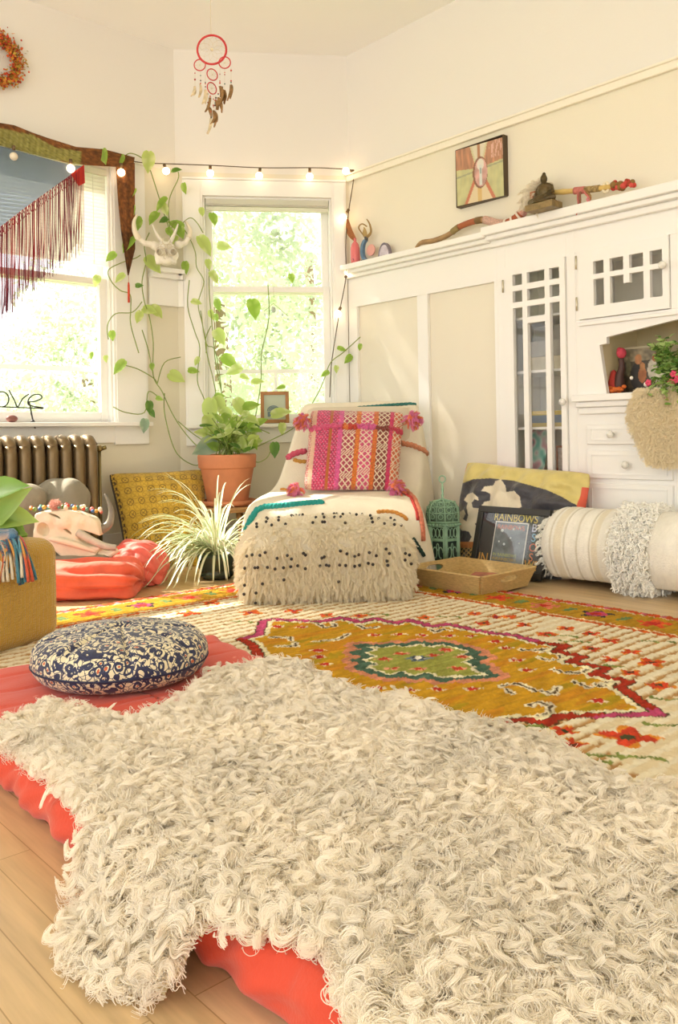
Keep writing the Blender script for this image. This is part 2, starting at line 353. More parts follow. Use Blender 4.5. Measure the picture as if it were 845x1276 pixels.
# ------------------------------------------------------------------ windows (frame: x right, y outdoors)
def window(idx, M, x0, x1, z0, z1, zm, cl, cr, ct, zbar, storm=True):
    w = MB(); J = .13
    w.box(x0-cl, x0, -.022, 0, z0-.12, z1+ct).box(x1, x1+cr, -.022, 0, z0-.12, z1+ct).box(x0, x1, -.022, 0, z1, z1+ct)
    w.box(x0-cl+.012, x0-.012, -.03, -.022, z0, z1+ct-.01).box(x1+.012, x1+cr-.012, -.03, -.022, z0, z1+ct-.01)
    w.box(x0-cl, x1+cr, -.03, 0, z1+ct, z1+ct+.012)
    w.box(x0, x0+.012, 0, J, z0, z1).box(x1-.012, x1, 0, J, z0, z1).box(x0+.012, x1-.012, 0, J, z1-.012, z1)
    w.box(x0, x1, -.018, 0, z0-.11, z0-.02)
    root = S('window_%d' % idx, w, TRIM, M=M, bevel=.002); root['kind'] = 'structure'
    def part(n, mb, m, **k):
        o = O(n, mb, m, None, M=M, **k); o.parent = root; o.matrix_parent_inverse = M.inverted(); return o
    part('window_sill', MB().box(x0-cl, x1+cr, -.075, .0, z0-.022, z0).box(x0, x1, 0, J, z0-.022, z0), TRIM, bevel=.004)
    def sash(n, za, zb, y, bt, bb, s=.04):
        mb = MB().box(x0+.012, x0+.012+s, y, y+.035, za, zb).box(x1-.012-s, x1-.012, y, y+.035, za, zb).box(x0+.012+s, x1-.012-s, y, y+.035, za, za+bb).box(x0+.012+s, x1-.012-s, y, y+.035, zb-bt, zb)
        part(n, mb, TRIM, bevel=.003)
        part('glass_pane', MB().box(x0+.012+s, x1-.012-s, y+.015, y+.019, za+bb, zb-bt), GLS)
    sash('lower_sash', z0, zm+.02, .03, .035, .055); sash('upper_sash', zm-.02, z1-.012, .07, .04, .035)
    if storm: part('storm_bar', MB().box(x0+.012, x1-.012, .112, .122, zbar-.012, zbar+.012).box((x0*.45+x1*.55)-.008, (x0*.45+x1*.55)+.008, .112, .122, z0, zbar-.012), TRIM)
    return root
zm1 = ony(80, 345).z; zm2 = ond(330, 360).z
window(1, MW, L0, L1, LZ0, LZ1, zm1, .1, ony(181, 400).x-L1, .045, ony(60, 456).z)
window(2, MD, D0, D1, DZ0, DZ1, zm2, D0-sd(230, 400), min(LD-.02, sd(438, 400))-D1, .09, ond(330, 461).z)
# outdoors
S('ground', MB().box(-14, 22, YL+.3, 30, -2.6, -2.5).box(XR+.7, 22, -8, YL+.3, -2.6, -2.5), mat('lawn', '8FA65A', .9, .3, 4, .2, 2))
LEAFO = mat('outdoor_leaf', 'CFD8BC', .8, spec=.1, trans=.5, var=.25, vs=1.5)
BARK = mat('bark', '8A7355', .9, .5, 20)
def tree(x, y, z, rx, rz_, n, label):
    t = T('garden_tree', label, 'tree', (x, y, -2.5), 'trees outside the windows')
    O('trunk', MB().tube(smooth_path([(x, y, -2.5), (x+.05, y, -.8), (x-.05, y+.1, z)]), [.13-.004*i for i in range(13)]), BARK, t, smooth=True)
    q = unit(rng.normal(size=(n, 3)))*(rng.uniform(.15, 1, (n, 1))**.45)*np.array([rx, rx, rz_])+[x, y, z]
    q += (vnoise(q, 1.1)[:, None])*unit(q-[x, y, z])*.6
    a = unit(rng.normal(size=(n, 3))); b = unit(np.cross(a, rng.normal(size=(n, 3)))); s = rng.uniform(.03, .065, (n, 1))
    P = np.stack([q-a*s, q+b*s*.5, q+a*s, q-b*s*.5], 1).reshape(-1, 3)
    mb = MB(); mb.add(P.tolist(), np.arange(4*n).reshape(n, 4).tolist()); O('crown', mb, LEAFO, t, fix=False)
TL_ = ['leafy tree outside the left window, left half of its panes', 'leafy tree filling the right half of the left window', 'leafy tree behind the left side of the centre window', 'leafy tree low behind the centre window, right of middle', 'tall far tree seen between the others in the centre window']
for (u, d, z, rx, rz_, n), lb in zip([(25, 9.2, .6, 1.0, 1.0, 5000), (118, 12, 1.5, 1.5, 1.7, 11000), (285, 8.5, 2.0, 1.1, 1.4, 8000), (355, 11.5, .9, 1.3, 1.0, 8000), (395, 16, 4.0, 2.2, 2.0, 7000)], TL_):
    p = dep(u, 541, d); tree(p.x, p.y, z, rx, rz_, n, lb)
tree(1.55, 8.6, 6.1, 1.0, 1.5, 9000, 'tall tree whose crown rises above the window heads')  # added out of view so its crown blocks sun at the centre window
# ------------------------------------------------------------------ blinds
BL = mat('blind_white', 'F6F4EC', .5, trans=.55)
def blind(M, x0, x1, zt, zb, n, y, name, label, tilt=1.15, raised=False):
    t = T(name, label, 'blind', M@Vector(((x0+x1)/2, y, zt)))
    O('headrail', MB().box(x0, x1, y-.02, y+.02, zt-.03, zt, M), BL, t)
    mb = MB(); dz = (zt-.035-zb-.02)/n
    for i in range(n):
        z = zb+.025+dz*(i+.5); h = .0135
        R = M@Matrix.Translation((0, y, z))@Matrix.Rotation(tilt if not raised else 0, 4, 'X')
        mb.box(x0+.003, x1-.003, -h, h, -.0007, .0007, R)
    o = O('slats', mb, BL, t); O('bottom_rail', MB().box(x0, x1, y-.014, y+.014, zb, zb+.02, M), BL, t)
    for xc in (x0+.08, x1-.08): O('ladder_cord', MB().box(xc, xc+.003, y-.016, y-.014, zb, zt, M), BL, t)
    return t
blind(MW, L0+.02, L1-.018, LZ1-.02, ony(60, 322, YL-.0).z, 24, .008, 'venetian_blind', 'white venetian blind lowered over the upper half of the left window')
zt = DZ1-.015
t = blind(MD, D0+.018, D1-.018, zt, ond(330, 263).z, 6, .01, 'venetian_blind', 'white venetian blind pulled up tight at the head of the centre window', raised=True)
O('pull_cord', MB().tube([MD@Vector((D0+.06, -.01, zt-.03)), MD@Vector((D0+.062, -.012, zt-.75))], .0018, 5), BL, t)
# ================================================================== built-in cabinet
def cy(u): return onx(u, 480, XF).y
def cz(u, v): return onx(u, v, XF).z
CBT = mat('cabinet_white', 'F5F3EE', .35, .03, 40)
CIN = mat('cabinet_inside', 'F4EFDF', .6)
HRD = mat('hinge_nickel', 'CFC8B4', .3, metal=.8)
KNB = mat('glass_knob', 'E8E6DC', .08, spec=.8, coat=1)
yA, yB = cy(632), cy(708)                          # tall door
yS = cy(719); yE = CAB_Y0
dz1, dz0 = cz(670, 327), .16
cab = T('built_in_cabinet', 'tall white built-in cabinet along the right wall with glazed doors, an open niche and drawers', 'cabinet', (XF, (CAB_Y1+yE)/2, 0))
ud_y0, ud_y1 = cy(838), cy(724); ud_z1, ud_z0 = cz(780, 303), cz(780, 392)
NZ0 = cz(756, 491); NZ1 = cz(845, 398)
nO = [(cy(756), NZ0), (cy(748), cz(748, 430)), (cy(757), cz(757, 428)), (cy(757), cz(757, 420)), (cy(845), NZ1)]
yMID = cy(845)-.01
def mir(y): return 2*yMID-y
# carcass
body = MB()
body.box(XF, XR+.34, CAB_Y1-.02, CAB_Y1, 0, ZP-.02)                       # left end
body.box(XF, XR+.0, yA, CAB_Y1-.02, 0, ZP-.06)                            # left stile
body.box(XF, XR+.0, yS, yB, 0, ZP-.06)                                    # middle stile
body.box(XF, XR, yB, yA, dz1, ZP-.06).box(XF, XR, yB, yA, 0, dz0)
body.box(XF, XR+.3, yE, yS, ud_z1, ZP-.06)
body.box(XF, XR+.02, ud_y1, yS, ud_z0, ud_z1).box(XF, XR+.02, mir(ud_y0)-.0, ud_y0, ud_z0, ud_z1)
body.box(XF, XR+.02, yE, mir(ud_y1), ud_z0, ud_z1)
body.box(XR+.32, XR+.34, yE, CAB_Y1-.02, 0, ZP-.06)                       # back
body.box(XR+.0, XR+.32, yS+.0, yS+.02, 0, ZP-.06)                         # partition
body.box(XR+.0, XR+.32, yE, CAB_Y1-.02, 0, .1)
body.box(XR, XR+.32, yB, CAB_Y1-.02, ZP-.08, ZP-.06)
body.box(XF, XR+.34, yE-.02, yE, 0, ZP-.06)
# board around the niche: one outline with the opening cut out of its lower edge
MX = Matrix(((0, 0, 1, XF), (1, 0, 0, 0), (0, 1, 0, 0), (0, 0, 0, 1)))     # local (y,z,x)
poly = [(yS, ud_z0), (yS, NZ0)]+nO+[(mir(a), b) for a, b in nO[::-1]]+[(yE, NZ0), (yE, ud_z0)]
body.prism(poly, MX, .025)
O('face_frame', body, CBT, cab, bevel=.0015)
nin = MB().box(XR-.0, XR+.32, yE+.01, yS-.0, NZ0-.02, NZ0).box(XR+.3, XR+.318, yE+.01, yS, NZ0, ud_z0)
nin.box(XR-.004, XR+.3, nO[1][0]-.0, nO[1][0]+.01, NZ0, ud_z0).box(XR-.004, XR+.3, yE+.01, yS, ud_z0-.01, ud_z0+.01)
for y in (cy(800), cy(818)): nin.box(XR+.29, XR+.3, y-.006, y, NZ0, ud_z0-.05)
O('niche_lining', nin, mat('niche_tan', 'E0D3AC', .55), cab)
O('inside_lining', MB().box(XR+.305, XR+.319, yS+.02, CAB_Y1-.02, .1, ZP-.08).box(XR+.02, XR+.3, CAB_Y1-.028, CAB_Y1-.0205, .1, ZP-.08).box(XR+.02, XR+.3, yS+.0205, yS+.03, .1, ZP-.08)
  .box(XR+.305, XR+.319, yE, yS-.001, ud_z0+.012, ud_z1), CIN, cab)
cr = MB().box(XF-.075, XR, yE, CAB_Y1+.02, ZP-.022, ZP+.02).box(XF-.055, XF, yE, CAB_Y1+.01, ZP-.045, ZP-.022).box(XF-.025, XF, yE, CAB_Y1+.0, ZP-.075, ZP-.045)
O('crown_moulding', cr, CBT, cab, bevel=.005)
zl = cz(760, 508)
O('ledge', MB().box(XF-.05, XR, yE, yS-.0, NZ0-.03, NZ0).box(XF-.032, XF, yE, yS-.01, NZ0-.055, NZ0-.03).box(XF-.016, XF, yE, yS-.015, NZ0-.085, NZ0-.055), CBT, cab, bevel=.004)
O('door_rail_moulding', MB().box(XF-.014, XF, yE, yS-.02, ud_z0-.028, ud_z0-.012), CBT, cab, bevel=.003)
shz = [cz(671, v)for v in (391, 460, 532)]
for z in shz: O('shelf', MB().box(XR+.01, XR+.3, yS+.02, CAB_Y1-.02, z-.012, z), CBT, cab)
def lattice_door(name, y0, y1, z0, z1, holes, knob, hinges, x=None):
    x = XF-.012 if x is None else x
    ys = sorted({y0, y1, *[h[0] for h in holes], *[h[1] for h in holes]}); zs = sorted({z0, z1, *[h[2] for h in holes], *[h[3] for h in holes]})
    mb = MB(); gl = MB()
    for j in range(len(zs)-1):
        run = None
        for i in range(len(ys)):
            solid = i < len(ys)-1 and not any(h[0] <= (ys[i]+ys[i+1])/2 <= h[1] and h[2] <= (zs[j]+zs[j+1])/2 <= h[3] for h in holes)
            if solid and run is None: run = ys[i]
            if not solid and run is not None: mb.box(x, x+.024, run, ys[i], zs[j], zs[j+1]); run = None
    hy0 = min(h[0] for h in holes); hy1 = max(h[1] for h in holes); hz0 = min(h[2] for h in holes); hz1 = max(h[3] for h in holes)
    d = O(name, mb, CBT, cab)
    O('glass_pane', MB().box(x+.015, x+.018, hy0-.01, hy1+.01, hz0-.01, hz1+.01), GLS, d)
    if knob: O('knob', MB().lathe([(.0, 0), (.006, .001), (.006, .012), (.015, .018), (.017, .026), (.012, .034), (0, .036)], (x, *knob), 16, Matrix.Rotation(-PI/2, 4, 'Y')), KNB, d, smooth=True)
    for (a, b) in hinges: O('hinge', MB().tube([(x-.005, a, b-.03), (x-.005, a, b+.03)], .005, 8), HRD, d, smooth=True)
zz = lambda v: cz(671, v)
c1, c2, c3 = (cy(654.6), cy(642.6)), (cy(682.6), cy(660.5)), (cy(701), cy(688.7))
H_ = []
for c in (c1, c3): H_ += [(c[0], c[1], zz(351.5), zz(337.5)), (c[0], c[1], zz(373), zz(358.5)), (c[0], c[1], .36, zz(380))]
H_ += [(c2[0], c2[1], zz(351), zz(337.5)), (c2[0], c2[1], zz(373), zz(358.5)), (c2[0], c2[1], zz(394), zz(380)), (c2[0], c2[1], .36, zz(401.5))]
lattice_door('glazed_door', yB+.002, yA-.002, dz0, dz1, H_, (cy(706), cz(706, 501)), [(yA+.002, zz(350)), (yA+.002, .45)])
zz = lambda v: cz(786, v)
H_ = [(cy(b), cy(a), zz(334.5), zz(318)) for a, b in ((743.5, 756.5), (764, 781), (788.5, 806), (814, 829.5))]
H_ += [(cy(756.5), cy(743.5), zz(375), zz(341)), (cy(829.5), cy(814), zz(375), zz(341)), (cy(781), cy(764), zz(375), zz(341)), (cy(788.5), cy(781), zz(375), zz(352)), (cy(806), cy(788.5), zz(375), zz(341))]
lattice_door('cupboard_door', ud_y0+.002, ud_y1-.002, ud_z0+.002, ud_z1-.002, H_, (cy(833), cz(833, 331)), [(ud_y1+.004, cz(731, 326)), (ud_y1+.004, cz(731, 378))])
lattice_door('cupboard_door', mir(ud_y1)+.002, mir(ud_y0)-.002, ud_z0+.002, ud_z1-.002, [(mir(b), mir(a), c, d) for a, b, c, d in H_], (mir(cy(834)), cz(833, 331)), [])
def drawer(y0, y1, z0, z1, knobs):
    mb = MB().box(XF-.014, XF+.004, y0, y1, z0, z1)
    d = O('drawer', mb, CBT, cab, bevel=.003)
    O('panel_bead', MB().box(XF-.018, XF-.012, y0+.022, y0+.026, z0+.018, z1-.018).box(XF-.018, XF-.012, y1-.026, y1-.022, z0+.018, z1-.018).box(XF-.018, XF-.012, y0+.026, y1-.026, z0+.018, z0+.022).box(XF-.018, XF-.012, y0+.026, y1-.026, z1-.022, z1-.018), CBT, d)
    for k in knobs: O('knob', MB().lathe([(0, 0), (.006, .001), (.006, .012), (.014, .017), (.017, .026), (.012, .034), (0, .036)], (XF-.014, k, (z0+z1)/2), 16, Matrix.Rotation(-PI/2, 4, 'Y')), KNB, d, smooth=True)
cz8 = lambda v: cz(783, v)
fr = MB().box(XF, XR+.0, yE, yS, 0, NZ0-.03)
O('drawer_case', fr, CBT, cab, bevel=.001)
drawer(cy(795), cy(732), cz8(553.5), cz8(528), [cy(765)]); drawer(mir(cy(795)), cy(801), cz8(553.5), cz8(528), [cy(845)]); drawer(mir(cy(732)), mir(cy(795))-.03, cz8(553.5), cz8(528), [mir(cy(765))])
for a, b in ((561, 597), (603, 652), (660, 707)):
    drawer(cy(838), cy(732), cz8(b), cz8(a), [cy(783)]); drawer(mir(cy(732)), mir(cy(838)), cz8(b), cz8(a), [mir(cy(783))])
# cabinet contents
def cbox(name, u0, u1, z0, h, x, dx, m, label, cat, grp=None, lab2=None):
    o = O(name, MB().box(x, x+dx, cy(u1), cy(u0), z0, z0+h), m, bevel=.002); tag(o, label, cat, grp); return o
GB = mat('grey_box', 'A6A59E', .7, var=.12, vs=30); 
def zb(v): return cz(671, v)
cbox('storage_box', 645, 700, shz[1]+.001, zb(442)-shz[1]-.002, XR+.06, .2, mat('pale_box', 'C6BEA6', .7, var=.1, vs=20), 'pale beige storage box, lower of the pair behind the tall glazed door', 'box')
cbox('storage_box', 646, 698, zb(442), .075, XR+.06, .19, GB, 'grey storage box stacked on the beige one behind the tall glazed door', 'box')
cbox('storage_box', 648, 699, zb(442)+.076, .07, XR+.09, .17, mat('dark_grey_box', '8C8B84', .7, var=.1, vs=20), 'dark grey box, topmost behind the tall glazed door', 'box')
bz = shz[2]+.001
for i, (c, h, d, lb) in enumerate([('B9A873', .018, .0, 'tan book at the bottom of the flat pile in the glazed cupboard'), ('6E7E92', .036, .012, 'thick slate-blue book in the middle of the flat pile in the glazed cupboard'), ('C9B45C', .02, .004, 'mustard yellow book on top of the flat pile in the glazed cupboard')]):
    b = T('book', lb, 'book', (XR+.12, cy(672), bz)); y0, y1 = cy(698-d*200), cy(646+d*100); x0 = XR+.05
    cvm = mat('cover'+c, c, .6)
    O('cover', MB().box(x0, x0+.17, y0, y1, bz, bz+.003).box(x0, x0+.17, y0, y1, bz+h-.003, bz+h).box(x0, x0+.003, y0, y1, bz+.003, bz+h-.003), cvm, b)
    O('pages', MB().box(x0+.003, x0+.165, y0+.004, y1-.004, bz+.003, bz+h-.003), mat('pages', 'EFE8D2', .8), b); bz += h+.0005
def artcol(stops, s=30, seed=0):
    def f(P): 
        n = vnoise(P, s, seed)*.5+.5; n = np.clip(n*1.6-.3, 0, .999); st = np.array([hx(c) for c in stops]); k = n*(len(stops)-1); i = k.astype(int); w = (k-i)[:, None]
        return st[i]*(1-w)+st[np.minimum(i+1, len(st)-1)]*w
    return f
VCM = mat('printed_card', 'FFFFFF', .5, vc=True)
def gridplane(TL, TR, BL, n, m, colf, th=.004):
    TL, TR, BL = [np.array(p, float) for p in (TL, TR, BL)]
    a, b = np.meshgrid(np.linspace(0, 1, n), np.linspace(0, 1, m), indexing='ij'); P = TL+(TR-TL)*a[..., None]+(BL-TL)*b[..., None]
    nr = np.cross(TR-TL, BL-TL); nr /= np.linalg.norm(nr); nr = -nr if nr@(np.array(CAM)-TL) < 0 else nr
    mb = MB(); c = colf(P.reshape(-1, 3), a.ravel(), b.ravel()); mb.grid(P, c)
    B = P[[0, -1]][:, [0, -1]].reshape(-1, 3)                      # back board
    q = [B[0], B[2], B[3], B[1]]; vs = [p-nr*.0003 for p in q]+[p-nr*th for p in q]
    mb.add(vs, [(0, 1, 2, 3), (7, 6, 5, 4), (0, 4, 5, 1), (1, 5, 6, 2), (2, 6, 7, 3), (3, 7, 4, 0)], '5A5040'); return mb
x0 = XR+.12; af = artcol(['2F6E66', '7FD0BE', 'E4F2E6', 'D79BA8', '5BAFA0'], 22)
p = onx(663, 550, x0+.06).y; q = onx(685, 550, x0+.06).y; zt_ = cz(674, 536)
tag(O('picture_card', gridplane((x0+.06, p, zt_), (x0+.06, q, zt_), (x0, p, shz[2]-.25), 30, 40, lambda P, a, b: af(P)), VCM, fix=False), 'turquoise and pink painted card on the lowest visible cupboard shelf', 'picture')
cy = lambda u: onx(u, 560, x0).y; cz_k = cz
pf = T('framed_photo', 'small brown framed picture at the right end of the lowest cupboard shelf', 'picture frame', (XR+.1, cy(697), shz[2]-.2))
z1, z0 = cz(697, 556), cz(697, 590)
O('frame', MB().box(x0, x0+.012, cy(703), cy(693), z1-.01, z1).box(x0, x0+.012, cy(694.5), cy(693), z0, z1-.01).box(x0, x0+.012, cy(703), cy(701.5), z0, z1-.01).box(x0, x0+.012, cy(703), cy(693), z0-.01, z0), mat('brown_frame', '8A4B30', .5), pf)
O('print', MB().box(x0+.006, x0+.01, cy(701.5), cy(694.5), z0, z1-.01), mat('print_grey', 'B6A79C', .6, var=.3, vs=60), pf)
def cy(u): return onx(u, 480, XF).y
# ================================================================== things on the plate rail
def P_(u, v, off=.05): return onx(u, v, XR-off)
def yz(u, v, x): return onx(u, v, x)
# painting
pc = [onx(568, 188, XR-.035), onx(626, 171, XR-.035), onx(570, 257, XR-.035)]
def paint(P, a, b):
    c = np.tile(hx('B9BC82'), (len(a), 1)); n = vnoise(P, 30)[:, None]; n2 = vnoise(P*[1, 1, .2], 90, 4)[:, None]
    c = c*(1+.12*n)+n2*np.array([.05, .03, .0])
    top = b < (.42-.12*np.abs(a-.5)); c[top] = hx('9A6248')*(1+.35*n2[top]+.1)
    st = (b < .3) & (np.abs(n2[:, 0]) > .28) & (a > .7); c[st] = hx('D9A79A')
    c[(np.abs(a-.5) < .16-.25*b) & (b < .3)] = hx('D8D2BE'); c[(np.abs(a-.5) < .035) & (b < .4)] = hx('A8653F')
    c[(np.abs(np.abs(a-.5)-(.17-.3*b)) < .02) & (b < .35)] = hx('C9C79A')
    c[(b > .6) & (np.abs(a-.5) < (b-.45)*.5)] = hx('DDCBA4'); c[(b > .6) & (np.abs(a-.5) < .04)] = hx('D2AA62')
    leg = (np.abs(np.abs(a-.5)-(b-.42)*.52) < .035) & (b > .6); c[leg] = hx('BE5B3E')
    hz = (np.abs(b-.45+.1*(a-.5)) < .015); c[hz] = hx('8E9474')
    e = ((a-.52)/.15)**2+((b-.5)/.26)**2; c[e < 1.15] = hx('6B3A28')
    e = ((a-.535)/.135)**2+((b-.5)/.25)**2; m = e < 1; c[m] = (hx('C58F8C')*(1+.3*n[m]))
    m2 = ((a-.53)/.075)**2+((b-.36)/.10)**2 < 1; c[m2] = hx('E4E2DA'); c[(np.abs(a-.53) < .03) & (b > .36) & (b < .72)] = hx('D5DCDD'); c[(np.abs(a-.53) < .012) & (b > .42) & (b < .52)] = hx('7A9A98')
    c = c*.72+hx('D6C8AE')*.28
    return np.clip(c, 0, 1)
pt = T('painting', 'square painting with a pale oval mask on green and brown, hung under the picture rail', 'painting', ((pc[0]+pc[1]+pc[2])/3), None)
cv = gridplane(pc[0], pc[1], pc[2], 70, 90, paint, .03); O('canvas', cv, VCM, pt, fix=False)
y0, y1 = pc[1].y, pc[0].y; z1, z0 = pc[0].z+.0, pc[2].z
DKW = mat('dark_frame_edge', '4C3A22', .5)
O('frame_edge', MB().box(XR-.034, XR-.001, y0-.006, y0, z0-.006, z1+.003).box(XR-.034, XR-.001, y1, y1+.004, z0-.006, z1+.003).box(XR-.034, XR-.001, y0, y1, z0-.008, z0).box(XR-.034, XR-.001, y0, y1, z1, z1+.004), DKW, pt)
# crooked stick
def pr(u, v, off=.06): return onx(u, v, XR-off)
stx = [pr(*a) for a in ((515, 315, .05), (524, 303), (540, 300), (558, 293), (572, 283), (590, 276), (604, 274), (618, 278), (630, 279), (641, 274), (650, 266), (656, 257))]
sp = smooth_path(stx, 5); rs = np.interp(np.arange(len(sp)), [0, 6, 20, len(sp)-1], [.004, .013, .014, .018])
st = T('driftwood_stick', 'long crooked wooden stick with red and pink bands on the rail under the painting', 'stick', stx[5])
def seg(n, a, b, m, g=1.0): O(n, MB().tube(sp[a:b+1], [r*g for r in rs[a:b+1]], 10), m, st, smooth=True)
seg('bare_wood', 0, len(sp)-1, mat('driftwood', 'A8875C', .7, .3, 60, .2, 20, stretch=(3, 1, 3)))
seg('red_stain', 20, 26, mat('red_wood', 'A8603C', .6), 1.06); seg('brown_binding', 26, 29, mat('brown_bind', '7C6038', .7), 1.15)
seg('olive_binding', 17, 20, mat('olive_bind', '988452', .8, .4, 300), 1.2)
seg('pink_beadwork', 30, 39, mat('pink_bead', 'E3B9A6', .7, .8, 300, .25, 150), 1.35); seg('red_band', 41, 51, mat('rust_band', 'A9552F', .6), 1.25)
for k in (40, 44, 48): seg('white_band', k, k+1, mat('white_band', 'EADCCB', .8), 1.5)
seg('pink_wrap', 50, len(sp)-1, mat('pink_wrap', 'DFA79B', .8, .6, 200, .2, 90), 1.35)
# bamboo staff
b0, b1 = pr(668, 241, .09), pr(789, 229, .09)
bs = T('bamboo_staff', 'straight bamboo staff with fur tuft, ribbons and red tip lying above the cabinet', 'staff', b0)
def bl(t): return b0.lerp(b1, t)+Vector((0, 0, -.006*math.sin(PI*t)))
O('bamboo_shaft', MB().tube([bl(t/20) for t in range(18)], [.0115+(.0015 if t % 6 == 0 else 0) for t in range(18)], 10), mat('bamboo', 'D2B368', .4, var=.1, vs=20), bs, smooth=True)
O('ribbon_binding', MB().tube([bl(t) for t in (.42, .45, .5, .53)], .016, 10), mat('pink_ribbon', 'C4756A', .7, .5, 200, .2, 80), bs, smooth=True)
O('brown_binding', MB().tube([bl(t) for t in (.53, .58, .63, .68)], .0145, 10), mat('mixed_bind', 'A58C5A', .8, .8, 150, .5, 90), bs, smooth=True)
O('white_ring', MB().tube([bl(.74)+Vector((0, .0, .02))*math.sin(a)+Vector((0, .014, 0))*math.cos(a) for a in np.linspace(0, 2*PI, 16, endpoint=False)], .007, 8, close=True), mat('bone_white', 'E4D8BC', .5), bs, smooth=True)
mb = MB()
for i in range(26):
    t = random.uniform(.8, 1.0); p = bl(t)+Vector((random.uniform(-.012, .012), 0, random.uniform(-.012, .016))); mb.ball(p, random.uniform(.008, .016), n=8, col=random.choice(['B8382F', 'D4554C', 'C6453A', 'A8452C', '8A6A38']))
O('red_tip', mb, mat('red_wrap', 'FFFFFF', .8, vc=True), bs, smooth=True)
rb = MB()
for (u0, v0, u1, v1, c) in ((722, 236, 719, 268, 'B7685F'), (725, 236, 721, 262, '8C5A3E'), (728, 236, 736, 252, 'C9716A'), (731, 235, 737, 249, '9A7440'), (733, 246, 732, 256, 'E08C92')):
    a, b = pr(u0, v0, .1), pr(u1, v1, .1); mb2 = [a.lerp(b, t)+Vector((0, .004*math.sin(t*7), 0)) for t in np.linspace(0, 1, 7)]; rb.tube(mb2, [.004, .005, .005, .005, .004, .004, .003], 5, col=c)
O('ribbons', rb, mat('ribbon_vc', 'FFFFFF', .6, vc=True), bs, smooth=True)
FUR = mat('cream_fur', 'F6EEDC', .9, sheen=.3, trans=.3)
ft = O('fur_base', MB().ball(b0+Vector((.0, .025, -.0)), .02, (1, 1.3, 1.2)), FUR, bs, smooth=True)
rt = np.array(b0)+rng.normal(size=(300, 3))*[.008, .022, .016]
wool('fur_tuft', rt, unit(rt-np.array(b0)+[0, .0, -.004]), FUR, bs, L=.045, lock=.004, per=10, curl=.004, r=.0012, lean=.6, droop=.4)
# Buddha
def remesh(name, mb, m, parent, vox, smooth_it=4, **k):
    o = O(name, mb, m, None, recenter=False); md = o.modifiers.new('r', 'REMESH'); md.mode = 'VOXEL'; md.voxel_size = vox
    s = o.modifiers.new('s', 'SMOOTH'); s.iterations = smooth_it; s.factor = .5
    dg = bpy.context.evaluated_depsgraph_get(); me = bpy.data.meshes.new_from_object(o.evaluated_get(dg)); bpy.data.objects.remove(o)
    me.materials.clear(); return link(name, me, m, parent, True, **k)
BRZ = mat('dark_bronze', '5A4C30', .35, .3, 80, .3, 30, metal=.6)
g = pr(679, 279, .12); g.z = ZP+.02; gx, gy = g.x, g.y
bd = T('buddha_statue', 'small dark bronze seated figure on a block plinth on the cabinet top', 'statue', g)
s = .04/.045*1.12
mb = MB(); q = lambda x, y, z: (gx+x*s, gy+y*s, g.z+z*s)
mb.ball(q(0, 0, .085), .034*s, (.8, 1.0, 1.25)).ball(q(0, 0, .108), .03*s, (.75, 1.25, .6)).ball(q(-.002, 0, .143), .018*s, (1, .9, 1.15)).ball(q(0, 0, .165), .009*s).tube([q(0, 0, .12), q(0, 0, .135)], .009*s)
mb.tube([q(.005, -.033, .108), q(0, -.045, .08), q(-.03, -.03, .062), q(-.036, 0, .058)], [.011*s, .010*s, .008*s, .008*s]).tube([q(.005, .033, .108), q(0, .045, .08), q(-.03, .03, .062), q(-.036, 0, .058)], [.011*s, .010*s, .008*s, .008*s])
mb.tube([q(0, -.02, .05), q(-.02, -.062, .045), q(-.038, -.01, .042), q(-.04, .03, .042)], [.02*s, .017*s, .013*s, .01*s]).tube([q(0, .02, .05), q(-.02, .062, .045), q(-.036, .02, .047), q(-.036, -.02, .05)], [.02*s, .017*s, .013*s, .01*s])
remesh('figure', mb, BRZ, bd, .0035*s)
O('plinth', MB().box(gx-.05*s, gx+.035*s, gy-.072*s, gy+.072*s, g.z, g.z+.03*s), mat('plinth_wood', '8A7448', .5, .3, 90, .3, 40), bd, bevel=.003)
O('lotus_base', MB().lathe([(.05*s, 0), (.056*s, .005), (.05*s, .012), (0, .012)], q(0, 0, .03), 24, rf=lambda w, z: 1+.06*abs(math.sin(w*6))), BRZ, bd, smooth=True)
O('backplate', MB().box(gx-.002, gx+.004, gy+.045*s, gy+.075*s, g.z+.03*s, g.z+.1*s), mat('orange_card', 'A8683A', .6), bd)
# pink bottle with a brown feather
g = pr(443, 331, .05); bz0 = ZP
t = T('bottle_vase', 'slim coral pink vase holding a brown feather at the left end of the plate rail', 'vase', (g.x, g.y, bz0))
gy = g.y; gx = g.x
O('vase_body', MB().lathe([(.0, 0), (.024, .002), (.027, .03), (.026, .09), (.02, .115), (.008, .13), (.008, .15), (.006, .15), (.006, .12)], (gx, gy, bz0), 20), mat('coral_glaze', 'E5797A', .25), t, smooth=True)
O('swirl_line', MB().tube([(gx-.027*math.cos(a*2.2), gy+.027*math.sin(a*2.2-.6), bz0+.02+a*.045) for a in np.linspace(0, 2, 14)], .0025, 5), mat('dark_line', '8E4A52', .5), t)
def feather(name, a, b, w, m, parent, bend=.02):
    a, b = Vector(a), Vector(b); ax = (b-a); side = ax.cross(Vector((1, 0, 0))).normalized(); N = 14; P = np.zeros((N, 5, 3))
    for i in range(N):
        k = i/(N-1); ww = w*math.sin(PI*min(1, k*.9+.12))**.7; c = a+ax*k+side*bend*math.sin(PI*k)
        for j in range(5): P[i, j] = c+side*ww*(j-2)/2+Vector((-.006*(1-abs(j-2)/2), 0, 0))
    return O(name, MB().grid(P), m, parent, smooth=True)
mb = MB(); fp = smooth_path([(gx, gy, bz0+.13), (gx, gy+.005, bz0+.18), pr(438, 283, .06), pr(434, 272, .07)], 6)
